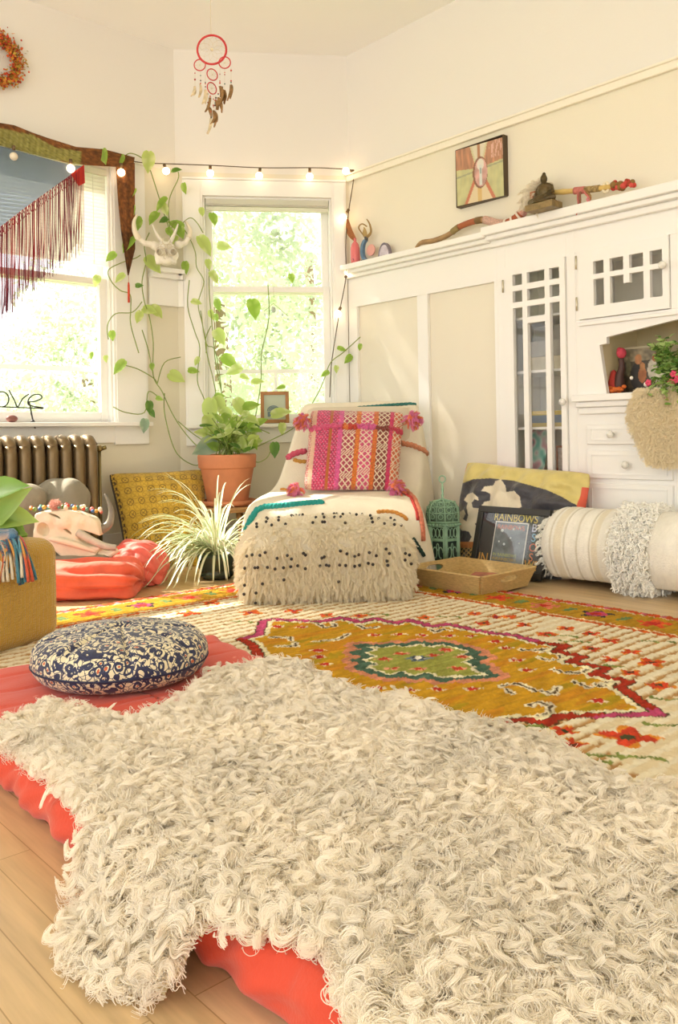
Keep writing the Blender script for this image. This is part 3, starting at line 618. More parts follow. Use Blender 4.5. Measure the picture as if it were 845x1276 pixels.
feather('feather', (gx, gy, bz0+.14), pr(433, 270, .07), .024, mat('rust_feather', 'A5673A', .8, .4, 200, .3, 60, stretch=(1, 1, 6)), t)
O('feather_quill', MB().tube([(gx, gy, bz0+.03), (gx, gy, bz0+.15)], .003, 6), mat('quill', '8A5A3C', .6), t)
# crescent
g = pr(457, 328, .055); gx, gy = g.x, g.y
t = T('crescent_holder', 'blue crescent moon ornament with a curled brown sprig, beside the pink vase', 'ornament', (gx, gy, ZP))
MXr = Matrix(((0, 0, 1, gx-.012), (1, 0, 0, gy), (0, 1, 0, ZP), (0, 0, 0, 1)))
out = [(.045*math.cos(a), .062+.062*math.sin(a)) for a in np.linspace(-.35*PI-PI*.17, -PI*1.48, 22)]
inn = [(-.016+.036*math.cos(a), .064+.044*math.sin(a)) for a in np.linspace(-PI*1.48, -.35*PI-PI*.17, 22)]
out = [(.04*math.cos(a), .064+.062*math.sin(a)) for a in np.linspace(-PI*.45, -PI*.45+PI*1.0-PI*.1, 22)]
inn = [(-.012+.032*math.cos(a), .064+.052*math.sin(a)) for a in np.linspace(PI*.45, -PI*.45, 22)]
O('crescent', MB().prism(out+inn, MXr, .02), mat('blue_glaze', '5E7F9C', .3, .2, 60, .2, 30), t, bevel=.004)
O('socket', MB().lathe([(.01, 0), (.012, .02), (.009, .022)], (gx, gy, ZP+.118), 14), mat('dark_socket', '4A4A48', .4), t, smooth=True)
O('disc', MB().tube([(gx+.004, gy-.03, ZP+.06), (gx+.01, gy-.03, ZP+.06)], .032, 20), mat('pink_disc', 'E7A79B', .5), t)
O('foot', MB().tube([(gx, gy+.0, ZP), (gx, gy, ZP+.006)], .034, 20), mat('dark_socket', '4A4A48', .4), t)
O('sprig', MB().tube(smooth_path([(gx, gy, ZP+.135), pr(453, 293, .06), pr(447, 284, .06), pr(451, 279, .06), pr(457, 282, .06)], 5), .004, 6).tube(smooth_path([(gx, gy, ZP+.135), pr(462, 290, .06), pr(461, 280, .06), pr(457, 273, .06)], 5), [.009-.0004*i for i in range(16)], 6), mat('dry_sprig', 'A08350', .7), t, smooth=True)
feather('seed_head', (gx, gy, ZP+.13), pr(454, 283, .06), .018, mat('tan_feather', 'B4975F', .8), t, .005)
# arch ornament
g = pr(480, 321, .05); gx, gy = g.x, g.y
t = T('agate_slice', 'pale lilac and grey rounded stone slice standing right of the blue crescent', 'ornament', (gx, gy, ZP))
MXr = Matrix(((0, 0, 1, gx-.01), (1, 0, 0, gy), (0, 1, 0, ZP), (0, 0, 0, 1)))
arc = lambda r, h: [(r*math.cos(a), h*math.sin(a)) for a in np.linspace(0, PI, 24)]
O('slice', MB().prism(arc(.036, .068), MXr, .016), mat('lilac_stone', 'CDC3CE', .3, .1, 20, .2, 40), t)
O('rim', MB().prism(arc(.045, .08)+arc(.037, .069)[::-1], MXr, .02), mat('grey_rim', '7F7684', .4, var=.3, vs=30), t)
# ================================================================== ceiling / wall hangings
dr = 3.3; rp = lambda u, v, o=0: dep(u, v, dr+o)
top = rp(263, 43); dc = T('dreamcatcher', 'red hooped dreamcatcher with beads and brown feathers hanging from the ceiling', 'dreamcatcher', (top.x, top.y, top.z))
RED = mat('red_suede', 'C63A3C', .8); TH = mat('cream_thread', 'D9CDB0', .8)
O('hanging_string', MB().tube([top, (top.x, top.y, ZC)], .0012, 5), TH, dc)
def hoop(u, v, rpx, th, nm='hoop', web=True, sq=1.0):
    c = rp(u, v); r = rpx/FPX*dr; yv = Vector((0, 0, 1)); xv = RT*sq+FW*math.sqrt(max(0, 1-sq*sq))
    h = O(nm, MB().tube([c+xv*math.cos(a)*r+yv*math.sin(a)*r for a in np.linspace(0, 2*PI, 40, endpoint=False)], th, 8, close=True), RED, dc, smooth=True)
    if web:
        mb = MB(); n = 9
        for ring in range(3):
            r1 = r*(1-.28*ring); r2 = r*(1-.28*(ring+1)); 
            for k in range(n):
                a0 = 2*PI*(k+ring*.5)/n; a1 = 2*PI*(k+.5+ring*.5)/n; a2 = 2*PI*(k+1+ring*.5)/n
                f_ = lambda a, r: c+xv*math.cos(a)*r+yv*math.sin(a)*r
                mb.tube([f_(a0, r1), f_(a1, r2), f_(a2, r1)], .0005, 4, cap=False)
        mb.ball(c, r*.12, n=8); O('web', mb, TH, h)
    return c
hoop(264, 62, 18, .0042); hoop(249, 81, 7, .0022); hoop(280, 78, 7.2, .0022); hoop(264.5, 93, 7, .0022, sq=.85); hoop(264, 110, 7, .0022, sq=.7)
BR = mat('beads_mixed', 'FFFFFF', .4, vc=True); FBR = mat('brown_feather', '8E6A3E', .8, .3, 200, .4, 60); FPL = mat('pale_feather', 'CDBB98', .8, .3, 200, .3, 60)
for (u, v0, v1, fe) in ((243, 88, 108, 1), (250, 88, 105, 1), (256, 82, 112, 1), (274, 82, 108, 0), (280, 86, 112, 0), (288, 84, 106, 0), (262, 117, 122, 0), (259, 115, 132, 0), (269, 117, 126, 0), (266, 117, 138, 0), (272, 112, 122, 0), (263, 134, 148, 1), (268, 120, 142, 0), (277, 108, 112, 0)):
    mb = MB().tube([rp(u, v0), rp(u, v1)], .0007, 4, col='CFC3A6')
    for k in range(3): mb.ball(rp(u, v0+(v1-v0)*random.uniform(.1, .95)), random.uniform(.0022, .004), n=8, col=random.choice(['A83232', '5A3A28', '2E5A55', 'C24A3A']))
    o = O('bead_string', mb, BR, dc)
    for k in range(2):
        a = rp(u, v1); b = rp(u+random.uniform(-6, 6), v1+random.uniform(10, 20), random.uniform(-.03, .03)); feather('feather', a, b, .011, FPL if fe else FBR, dc, .006)
# wreath on the left wall
wc = ony(-7, 74, YL-.013); wr = (wc-ony(24, 76, YL-.013)).length
wt = T('wreath', 'round orange and yellow leaf wreath on the upper wall at the left edge', 'wreath', wc)
mb = MB().tube([wc+Vector((math.cos(a)*wr*.86, .0, math.sin(a)*wr*.86)) for a in np.linspace(0, 2*PI, 40, endpoint=False)], wr*.12, 8, close=True)
O('ring', mb, mat('twig_ring', '8A6A36', .9, .5, 60), wt, smooth=True)
mb = MB()
for i in range(1500):
    a = random.uniform(0, 2*PI); r = wr*.88+random.gauss(0, .36)*wr*.42; c = wc+Vector((math.cos(a)*r, -random.uniform(0, .04), math.sin(a)*r)); s = random.uniform(.005, .011)
    if random.random() < .35: mb.ball(c, s*.6, n=6, col=random.choice(['C8482A', 'D9652C', 'B03A22', 'C65A20']))
    else:
        R = Matrix.Rotation(random.uniform(0, 6.3), 3, Vector((random.random()-.5, random.random()-.5, random.random()-.5))); mb.add([c+R@Vector(p)*s for p in ((-1.3, 0, 0), (0, .6, .2), (1.3, 0, 0), (0, -.6, .2))], [(0, 1, 2, 3)], random.choice(['D08A2E', 'BFA040', 'C8762A', 'A9973C', 'D9A23A']))
O('leaves_and_berries', mb, mat('wreath_vc', 'FFFFFF', .7, vc=True), wt, fix=False)
# ================================================================== string lights
bulbs = [(-40, 190), (17, 195), (88, 210), (151, 215), (207, 213), (262, 216), (323, 219), (386, 220), (431, 213), (428, 271), (434, 340), (421, 391)]
sock = [(-40, 172), (17, 183), (88, 200), (151, 205), (205, 206), (262, 208), (324, 211), (386, 211), (440, 213), (434, 262), (431, 345), (424, 384)]
def lo(u): return .10 if u < 180 else .07
sl = T('string_lights', 'string of round warm bulbs on a dark cord along the windows and down the corner', 'string lights', onw(262, 208, .07))
CORD = mat('dark_cord', '5A4A34', .6)
cp = [onw(-60, 166, .05)]+[onw(u, v-8, .055) for u, v in sock[:3]]+[onw(151, 199, .06), onw(180, 203, .08)]+[onw(u, v-2, .07) for u, v in sock[4:8]]
cp += [ond(415, 210, .07), ond(439, 213, .07), ond(440, 228, .06), ond(435, 260, .07), ond(431, 300, .08), ond(431, 345, .09), ond(424, 384, .07), ond(418, 420, .06), ond(413, 455, .06), ond(411, 495, .06)]
O('cord', MB().tube(smooth_path(cp, 5), .0028, 6), CORD, sl, smooth=True)
LIT = mat('bulb_lit', 'FFE9C4', .3, emit=('FFD8A8', 9)); UNL = mat('bulb_shaded', 'E6DCC4', .2)
for i, ((u, v), (a, b)) in enumerate(zip(bulbs, sock)):
    c = onw(u, v, lo(u)); s0 = onw(a, b, lo(a)); d = (c-s0).normalized()
    sk = O('socket', MB().tube([s0-d*.006, s0+d*.016], .0085, 10), mat('socket_brown', '6A5334', .5), sl, smooth=True)
    O('bulb', MB().ball(c, .0205, n=18), UNL if i < 2 else LIT, sk, smooth=True)
# ================================================================== hangings over the left window
def pos(u, v, o): return ony(u, v, YL-.085-o)
def vcol(i, t, q):
    n = noise.noise(Vector((q[0]*.25, q[1]*.25, 1))); n2 = noise.noise(Vector((q[0]*.9, q[1]*.9, 3)))
    c = hx('7A4C26')*(1+.35*n+.35*n2)
    yb = np.interp(q[0], [-60, 0, 40, 100, 104], [165, 186, 190, 203, 203]); yt = np.interp(q[0], [-60, 0, 40, 70, 100], [142, 160, 168, 184, 188])
    if q[0] < 101 and yt < q[1] < yb+3: c = hx('8F8A4A')*(1+.3*n2)+.04*math.sin(q[0]*1.5)+.03*math.sin(q[1]*2)
    return np.clip(c, 0, 1)
vt = T('window_scarf', 'brown and olive embroidered cloth draped over the top and right side of the left window', 'scarf', ony(100, 180, YL-.085))
VSC = mat('scarf_cloth', 'FFFFFF', .9, .6, 160, vc=True, trans=.12)
P, c = clothpx([(-70, 150), (0, 153), (18, 156), (40, 165), (60, 172), (95, 183), (130, 186), (168, 196)], [(-70, 178), (0, 181), (30, 189), (60, 197), (85, 203), (110, 206), (145, 208), (166, 208)], pos, 90, 16, .004, 30, vcol)
O('top_swag', MB().grid(P, c), VSC, vt, smooth=True, fix=False)
P, c = clothpx([(143, 204), (168, 204)], [(158.5, 343), (160.5, 343)], lambda u, v, o: pos(u, v, o+.006), 14, 60, .004, 6, vcol)
s_ = MB(); 
P, c = [], None
n, m = 16, 60; P = np.zeros((n, m, 3)); c = np.zeros((n, m, 3))
for j in range(m):
    v = 203+(343-203)*j/(m-1); l = np.interp(v, [203, 250, 290, 343], [144, 147, 151, 159]); r = np.interp(v, [203, 310, 343], [168, 168.5, 160.5])
    for i in range(n):
        u = l+(r-l)*i/(n-1); P[i, j] = pos(u, v, .006+.004*math.sin(i*.9+v*.03)); c[i, j] = vcol(0, 0, (u+150, v))*(.8 if v > 290 else 1)
O('side_drop', MB().grid(P, c), VSC, vt, smooth=True, fix=False)
O('tassel', MB().tube([ony(160.3, 343, YL-.09), ony(160.3, 352, YL-.09)], .001, 5).tube([ony(160.3, 352, YL-.09), ony(160.3, 356, YL-.09), ony(160.6, 377, YL-.09)], [.004, .006, .006], 8), mat('red_tassel', 'C8452A', .8), vt, smooth=True)
sh = T('fringed_shawl', 'sheer blue triangular shawl with long dark red fringe hanging across the left window', 'shawl', ony(50, 240, YL-.12))
P, c = clothpx([(-75, 180), (0, 182), (40, 193), (90, 206), (104, 207)], [(-75, 335), (0, 283), (35, 256), (70, 231), (104, 209)], lambda u, v, o: ony(u, v, YL-.10-o), 60, 40, .004, 20)
O('sheer_cloth', MB().grid(P), sheer_mat('blue_sheer', '7B8AA4', .72), sh, smooth=True, fix=False)
mb = MB()
hyp = lambda u: np.interp(u, [-75, 0, 35, 70, 105], [335, 283, 256, 231, 206]); end = lambda u: np.interp(u, [-75, 0, 50, 105], [455, 400, 355, 310])
for k in range(250):
    u = -74+179*k/250+random.uniform(-.4, .4); a = hyp(u); b = end(u)+random.uniform(-14, 4); N = 8; o = random.uniform(.1, .135); w = random.uniform(0, 6)
    pts = [ony(u+.5*math.sin(w+j*.9)*j/N, a+(b-a)*j/N, YL-o) for j in range(N+1)]
    c0 = hx(random.choice(['9A2434', 'B03040', '84203A', 'B83A3C', '7A2440'])); c1 = hx('5A3A5E')
    mb.tube(pts, random.choice([.0014, .0019, .0012]), 3, cap=False, col=[tuple(c0*(1-max(0, j/N-.6))+c1*max(0, j/N-.6)) for j in range(N+1)])
O('fringe', mb, mat('fringe_thread', 'FFFFFF', .8, vc=True, trans=.2), sh, fix=False)['kind'] = 'stuff'
mb = MB()
for k in range(46):
    u = -70+175*k/46; mb.tube([ony(u+d*2.2, hyp(u)+dv, YL-.118) for d, dv in ((0, 0), (-1, 7), (0, 13))], .0012, 4, col='A02A34'); mb.tube([ony(u+d*2.2, hyp(u)+dv, YL-.118) for d, dv in ((0, 0), (1, 7), (0, 13))], .0012, 4, col='A02A34')
O('knotted_edge', mb, mat('fringe_thread', 'FFFFFF', .8, vc=True), sh, fix=False)
P, c = clothpx([(88, 217), (105, 205)], [(98, 232), (106, 228)], lambda u, v, o: ony(u, v, YL-.122), 8, 8, .002)
O('red_corner', MB().grid(P), mat('red_corner', 'C2382A', .8, trans=.3), sh, fix=False)
# ================================================================== radiator
RAD = mat('bronze_paint', '7E6A4C', .38, .15, 90, .12, 10, metal=.55)
ry = YL-.19; rz1 = ony(100, 547, ry).z; pit = ony(64, 600, ry-.05).x-ony(47, 600, ry-.05).x; xr = ony(122, 600, ry-.05).x
ra = T('radiator', 'old bronze painted column radiator under the left window', 'radiator', (xr-.4, ry, 0))
for k in range(14):
    x = xr-pit*(k+.5); rr = pit*.43; mb = MB()
    for yy in (-.055, .055):
        mb.tube([(x, ry+yy, .06), (x, ry+yy, .09), (x, ry+yy, rz1-.07), (x, ry+yy, rz1-.03)], [rr*.7, rr, rr, rr*.9], 14)
    mb.tube([(x, ry-.055, rz1-.06), (x, ry-.05, rz1-.025), (x, ry-.03, rz1-.008), (x, ry, rz1-.002), (x, ry+.03, rz1-.008), (x, ry+.05, rz1-.025), (x, ry+.055, rz1-.06)], rr*.95, 14)
    mb.tube([(x, ry-.055, .1), (x, ry-.04, .07), (x, ry+.04, .07), (x, ry+.055, .1)], rr*.9, 12)
    if k in (0, 13): mb.tube([(x, ry-.055, .08), (x, ry-.06, .0)], [rr*.8, rr*.6], 10).tube([(x, ry+.055, .08), (x, ry+.06, .0)], [rr*.8, rr*.6], 10)
    O('section', mb, RAD, ra, smooth=True)
vx = xr+.012; vv = ony(127, 553, ry)
mb = MB().tube([(xr-.02, ry, rz1-.05), (xr+.03, ry, rz1-.05)], .012, 12).ball((xr+.035, ry, rz1-.05), .018, n=12).tube([(xr+.035, ry, rz1-.06), (xr+.035, ry, 0)], .009, 10)
vl = O('valve', mb, mat('brass_old', '8A7A52', .3, metal=.8), ra, smooth=True)
O('valve_handle', MB().tube([(xr+.05, ry, rz1-.05), (xr+.07, ry, rz1-.045)], .011, 12).tube([(xr+.02, ry, rz1-.03), (xr+.0, ry, rz1-.005)], .007, 10), mat('brass_old', '8A7A52', .3, metal=.8), vl, smooth=True)
# ================================================================== small steer skull on the plate rail
BONE = mat('painted_bone', 'EFE9DA', .5, .4, 60, .06, 20)
ko = .13
def kp(u, v, o=0): return ony(u, v, YL-ko-o)
sk = T('small_skull', 'small white carved steer skull with horns on the rail between the windows', 'skull', kp(212, 332))
mb = MB(); K = lambda u, v, r, o=0, sc=(1, 1, 1): mb.ball(kp(u, v, o), r, sc, n=14)
K(207, 308, .05, 0, (1.0, .8, .62)); K(200, 318, .034, .02); K(215, 318, .034, .02); K(207, 325, .036, .03, (1.15, 1, .7)); K(192, 306, .024); K(223, 305, .024, 0)
mb.tube([kp(196, 306), kp(180, 303), kp(172, 296)], [.02, .017, .015]); mb.tube([kp(219, 305), kp(231, 303), kp(236, 294)], [.02, .016, .014])
mb.tube([kp(196, 320, .02), kp(198, 329, .03)], .016).tube([kp(217, 320, .02), kp(216, 329, .03)], .016)
o = remesh('cranium', mb, BONE, sk, .0055, 3)
for (u, v) in ((198, 312), (216, 312)):
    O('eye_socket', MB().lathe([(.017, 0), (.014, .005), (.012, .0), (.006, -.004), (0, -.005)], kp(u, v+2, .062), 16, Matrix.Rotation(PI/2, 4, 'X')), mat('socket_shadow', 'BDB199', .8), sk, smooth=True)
for s_, pts in (('horn', [(173, 298), (168, 288), (167, 276), (171, 268)]), ('horn', [(235, 297), (237, 287), (231, 275), (224, 292)][:3])):
    O('horn', MB().tube(smooth_path([kp(*a) for a in pts], 5), np.linspace(.018, .005, 5*(len(pts)-1)+1), 12), mat('horn_pale', 'E2D8BE', .4, .1, 60, .1, 10), sk, smooth=True)
for pts in ([(203, 302), (196, 293), (190, 280)], [(212, 302), (218, 290), (222, 279)]):
    O('ear_spike', MB().tube(smooth_path([kp(*a) for a in pts], 4), np.linspace(.013, .003, 9), 10), BONE, sk, smooth=True)
mb = MB()
for (u, v, r) in ((207, 300, 5), (203, 307, 3), (211, 307, 3), (200, 313, 5.5), (215, 313, 5.5), (207, 320, 3)):
    mb.tube([kp(u+r*math.cos(a), v+r*math.sin(a), .058) for a in np.linspace(0, 2*PI, 16, endpoint=False)], .0025, 5, close=True)
O('carved_scrolls', mb, mat('carved_bone', 'D6CCB4', .6), sk, smooth=True)
# ================================================================== pothos in terracotta
PD = 4.5
def pd(u, v, o=0): return dep(u, v, PD-o)
pb = pd(284, 629); pz = pb.z; pcx, pcy = pb.x, pb.y
TC = mat('terracotta', 'C98058', .75, .15, 60, .1, 12)
stl = T('plant_stand', 'low plain wooden stand under the terracotta pot, mostly hidden', 'stand', (pcx, pcy, 0))
O('top', MB().lathe([(0, pz-.03), (.17, pz-.03), (.175, pz-.015), (.17, pz-.004), (0, pz-.004)], (pcx, pcy, 0), 32), mat('stand_wood', 'A57B4C', .5, var=.15, vs=20), stl, smooth=False)
for k in range(3):
    a = k*2.1+.4; O('leg', MB().tube([(pcx+.12*math.cos(a), pcy+.12*math.sin(a), pz-.03), (pcx+.15*math.cos(a), pcy+.15*math.sin(a), 0)], [.016, .012], 10), mat('stand_wood', 'A57B4C'), stl, smooth=True)
po = T('potted_pothos', 'pothos with long climbing vines in a large terracotta pot beside the centre window', 'potted plant', (pcx, pcy, pz))
O('saucer', MB().lathe([(0, 0), (.135, 0), (.15, .028), (.143, .028), (.13, .008), (0, .008)], (pcx, pcy, pz), 40), TC, po, smooth=True)
R1 = 36.5/FPX*PD; hh = pd(284, 566).z-pz
O('pot', MB().lathe([(0, .01), (R1*.68, .01), (R1*.9, hh-.075), (R1*.97, hh-.07), (R1, hh-.01), (R1*.985, hh), (R1*.93, hh), (R1*.9, hh-.04), (0, hh-.04)], (pcx, pcy, pz), 48), TC, po, smooth=True, bevel=.002)
O('soil', MB().lathe([(0, hh-.018), (R1*.92, hh-.02), (R1*.92, hh-.039), (0, hh-.039)], (pcx, pcy, pz), 24), mat('soil', '4A3420', .95, .8, 80), po)
GRN = mat('pothos_leaf', 'FFFFFF', .4, vc=True, trans=.45)
STM = mat('pothos_stem', '8FA04E', .5, var=.2, vs=20, trans=.2)
def leafmesh(mb, c, L, ax, nrm, col, col2=None, w=.72):
    ax = Vector(ax).normalized(); nrm = Vector(nrm); sd_ = ax.cross(nrm).normalized(); up = sd_.cross(ax).normalized()
    prof = [(-.48, .0), (-.52, .16), (-.42, .36), (-.2, .47), (.05, .44), (.28, .30), (.45, .13), (.6, 0)]
    vs = []; cs = []; c = Vector(c); k = random.uniform(.1, .35); base = hx(col); b2 = hx(col2 or col)
    cen = [-.36, -.36, -.3, -.15, .05, .27, .45, .6]
    for i, (x, y) in enumerate(prof):
        vs.append(c+ax*(cen[i]*L)-up*(k*.25*L*(cen[i])**2)); cs.append(base*.92)
    for s_ in (1, -1):
        for (x, y) in prof:
            vs.append(c+ax*(x*L)+sd_*(s_*y*w*L)+up*(abs(y)*k*L*.8-k*.3*L*x*x)); cs.append(b2 if random.random() < .3 else base)
    fs = []
    for i in range(7): fs += [(i, i+1, 8+i+1, 8+i), (i+1, i, 16+i, 16+i+1)]
    mb.add(vs, fs, [tuple(np.clip(q, 0, 1)) for q in cs])
vines = [[(127,189),(148,198),(162,191),(177,197),(186,209),(195,236),(204,265),(211,286),(213,301)], [(222,214),(222,223),(212,245),(210,265),(214,300)], [(148,198),(153,227),(164,250),(168,270),(171,286)],
 [(213,301),(216,277),(231,288),(243,313),(245,333),(254,351),(247,378),(252,403),(257,427),(257,440)], [(216,290),(235,272),(245,277),(253,290)], [(236,349),(234,382),(243,414),(249,434),(246,474),(255,499),(266,540)],
 [(175,318),(168,322),(150,328),(135,337),(139,351),(150,362),(162,367),(163,385),(163,405),(173,440)], [(186,290),(180,306),(182,326),(177,351),(180,376),(186,394),(191,427),(191,468),(202,488),(214,514),(228,536),(246,556),(262,566)],
 [(135,423),(134,405),(144,391),(165,389),(177,376)], [(177,411),(185,437),(191,468)], [(205,490),(205,514),(214,551),(225,570),(245,580),(256,570)], [(141,507),(157,514),(180,514),(185,488),(200,497)], [(155,455),(172,460),(191,471),(196,478)],
 [(263,406),(256,428),(266,474),(269,494),(272,560)], [(250,387),(257,428),(268,437),(276,488),(279,560)], [(261,324),(261,366),(266,423),(269,454),(276,488)], [(334,355),(335,397),(326,441),(325,477),(316,528),(300,562)],
 [(449,420),(428,439),(412,452),(403,475),(393,496),(370,530),(330,552),(305,563)], [(313,536),(323,535),(336,540)], [(312,566),(320,576),(332,571),(338,561)], [(196,478),(205,452),(225,445)], [(262,555),(240,540),(222,525)]]
def vpos(u, v):
    w = onw(u, v, .08) if u < 440 else ond(439, v, .1)+(ray(u, v)-ray(439, v))*4.3
    if u >= 440: return onx(u, v, XR-.13)
    dw = (w-CAM).dot(FW); k = min(1, max(0, (v-470)/90)); k = k if u > 195 and u < 345 else k*.5
    return dep(u, v, dw*(1-k)+(PD+.02)*k)
for vn in vines:
    pts = smooth_path([vpos(*p) for p in vn], 5); O('vine', MB().tube(pts, .0028, 6), STM, po, smooth=True)
lv = '''128 195 20 80 m;150 200 18 100 m;183 202 26 95 p;221 214 14 0 d;226 235 14 80 m;198 255 22 130 m;194 272 20 120 m;204 275 12 150 d;172 278 18 90 m;156 302 28 120 m;137 320 16 140 m;122 350 16 100 p;191 330 26 50 p;152 347 16 140 p;169 356 10 0 d;230 333 16 85 m;246 264 12 80 p;262 272 18 75 m;256 306 28 60 p;278 307 18 10 p;258 330 14 80 p;262 345 18 60 p;246 377 14 20 p;269 380 16 80 m;262 392 14 70 p;271 396 10 80 m;187 387 20 20 p;176 395 16 110 p;192 388 22 50 p;138 418 14 80 m;275 420 24 60 p;318 385 28 80 m;360 347 13 80 m;422 435 12 20 m;431 447 14 130 m;415 460 10 90 p;406 466 12 150 m;149 457 22 130 m;110 443 10 100 m;130 447 10 80 p;188 457 10 90 m;217 470 24 30 p;283 450 24 40 m;292 462 22 160 p;318 476 16 0 p;305 470 12 20 p;181 507 16 90 d;193 515 12 60 d;178 530 18 95 g;348 483 12 170 m;265 512 34 95 p;273 505 26 70 p;296 508 28 60 p;311 506 22 350 m;253 556 36 150 g;262 530 28 80 p;276 538 26 30 p;290 528 24 60 p;303 532 24 0 m;326 526 20 340 m;350 515 26 350 p;353 534 16 90 p;341 560 20 90 d;280 550 22 120 m;300 548 22 60 p;260 545 24 170 m;210 290 14 60 m;216 280 20 200 m;224 290 18 70 m;220 300 14 120 p;168 262 14 80 m;272 494 14 0 m;290 545 20 200 p;312 545 20 20 p;320 552 18 340 p;248 540 20 190 p;285 556 20 90 m;268 556 18 200 m;296 560 18 20 m;306 520 18 90 p;284 515 20 40 p;278 525 22 110 m;449 433 9 100 m;163 240 12 110 m;205 262 16 70 p;232 300 10 100 p;200 497 10 20 m;240 450 12 120 p;238 462 14 10 m'''.split(';')
cols = {'m': ('9CC04C', 'BDD470'), 'p': ('C8DC7C', 'E6ECB4'), 'd': ('5E8A2E', '7FA648'), 'g': ('9DB89A', 'C4D3B4')}
mb = MB()
for s_ in lv:
    a = s_.split(); u, v, L, an = map(float, a[:4]); c = vpos(u, v)+Vector((random.uniform(-.02, .02), random.uniform(-.02, .0), 0))
    w = (c-CAM).dot(FW)/FPX; L *= w*.97; an = math.radians(an); ax = RT*math.cos(an)-Vector((0, 0, 1))*math.sin(an)-FW*random.uniform(-.2, .3)
    n = (-FW+RT*random.uniform(-.6, .6)+Vector((0, 0, random.uniform(.0, .8)))); k1, k2 = cols[a[4]]; leafmesh(mb, c, L, ax, n, k1, k2)
for i in range(60):
    u = random.uniform(252, 318); v = random.uniform(520, 563); c = dep(u, v, PD+random.uniform(-.12, .12)); an = random.uniform(0, 2*PI)
    k1, k2 = cols[random.choice('mpppd')]; leafmesh(mb, c, random.uniform(.05, .09), RT*math.cos(an)+Vector((0, 0, .3-math.sin(an)*.6))-FW*random.uniform(-.4, .6), -FW*.5+Vector((0, 0, 1))+RT*random.uniform(-.5, .5), k1, k2)
O('leaves', mb, GRN, po, smooth=True, fix=False)
mb = MB()
for i in range(22):
    u = random.uniform(262, 306); a = Vector((pcx, pcy, pz+hh-.03))+RT*random.uniform(-.08, .08)+FW*random.uniform(-.08, .08); b = dep(u+random.uniform(-12, 12), random.uniform(515, 550), PD+random.uniform(-.1, .1))
    mb.tube(smooth_path([a, a.lerp(b, .5)+Vector((0, 0, .03)), b], 4), .0025, 5)
O('stems', mb, STM, po, smooth=True)
# ================================================================== spider plant
g = onz(270, 721); g = dep(270, 721, 3.86); sx, sy = g.x, g.y
sp_ = T('spider_plant', 'spider plant with long white striped arching leaves in a dark low pot on the floor', 'potted plant', (sx, sy, 0))
O('pot', MB().lathe([(0, 0), (.062, 0), (.078, .012), (.082, .03), (.072, .036), (.082, .05), (.088, .1), (.084, .118), (.078, .118), (.078, .1), (0, .1)], (sx, sy, .001), 40), mat('dark_green_glaze', '2E3A30', .2, spec=.6), sp_, smooth=True)
mb = MB()
for i in range(190):
    a = random.uniform(0, 2*PI) if i % 3 == 0 else random.gauss(math.atan2(-RT.y, -RT.x), .95); Ln = random.uniform(.22, .5); el = random.uniform(.3, 1.15) if i % 5 else 1.35; wd = random.uniform(.004, .0068)
    d = Vector((math.cos(a), math.sin(a), 0)); p = Vector((sx, sy, .11))+d*random.uniform(0, .035); dirv = (d*math.cos(el)+Vector((0, 0, math.sin(el)))).normalized(); N = 11; sd_ = Vector((-d.y, d.x, 0)); P = []
    drp = random.uniform(.16, .26)*(.3/Ln)**.4
    for k in range(N):
        w = wd*math.sin(PI*min(1, .12+k/(N-1)*.88))**.5*(1 if k < N-1 else .15); P.append([p-sd_*w+Vector((0, 0, w*.35)), p-sd_*w*.5+Vector((0, 0, .0)), p+sd_*w*.5, p+sd_*w+Vector((0, 0, w*.35))]); p = p+dirv*(Ln/(N-1)); dirv = (dirv+Vector((0, 0, -drp-.012*k))).normalized()
        if p.z < .012: p.z = .012
    P = np.array([[list(q) for q in r] for r in P]); g_, w_ = hx('86A84C'), hx('F2F1DC'); c = np.zeros((N, 4, 3)); c[:, 0] = g_; c[:, 3] = g_; c[:, 1] = w_; c[:, 2] = w_; mb.grid(P, c)
O('leaves', mb, mat('spider_leaf', 'FFFFFF', .4, vc=True, trans=.35), sp_, smooth=True, fix=False)
# ================================================================== yellow block printed cushion
def ycol(u, v, P):
    c = np.tile(hx('C9A436'), (len(u), 1)); n = vnoise(P, 14)[:, None]; c = c*(1+.1*n); sc = 4.2
    for k, (ph, colr, r) in enumerate(((0, '5A4418', .32), (.5, 'A98428', .36))):
        a = u*sc+ph; b = v*sc*.95+ph; iu = np.round(a); iv = np.round(b); d = np.hypot(a-iu, b-iv)
        m = ((d < r) & (d > r-.085)) | ((np.abs(np.abs(a-iu)-np.abs(b-iv)) < .035) & (d < r)) | (d < .07); c[m] = c[m]*.35+hx(colr)*.65
    m = (np.abs(np.sin(v*9)) < .06) & (np.sin(u*60) > 0); c[m] = c[m]*.5+hx('7A5F22')*.5
    e = np.maximum(np.abs(u), np.abs(v)); c[(u < -.965)] = hx('3A3226'); m = (np.abs(u+.93) < .02) & (np.sin(v*50) > 0); c[m] = hx('4A3A1E'); return np.clip(c, 0, 1)
CLV = mat('printed_cotton', 'FFFFFF', .85, .12, 250, vc=True, sheen=.2)
mb, _ = pillow(ony(133, 589, YL-.07), dep(256, 583, 4.66), dep(158, 712, 4.13), dep(264, 708, 4.24), .07, 170, ycol, 'B8942E', wr=.006)
tag(O('yellow_cushion', mb, CLV, smooth=True), 'square mustard yellow cushion printed with round motifs, leaning in the corner by the radiator', 'cushion')
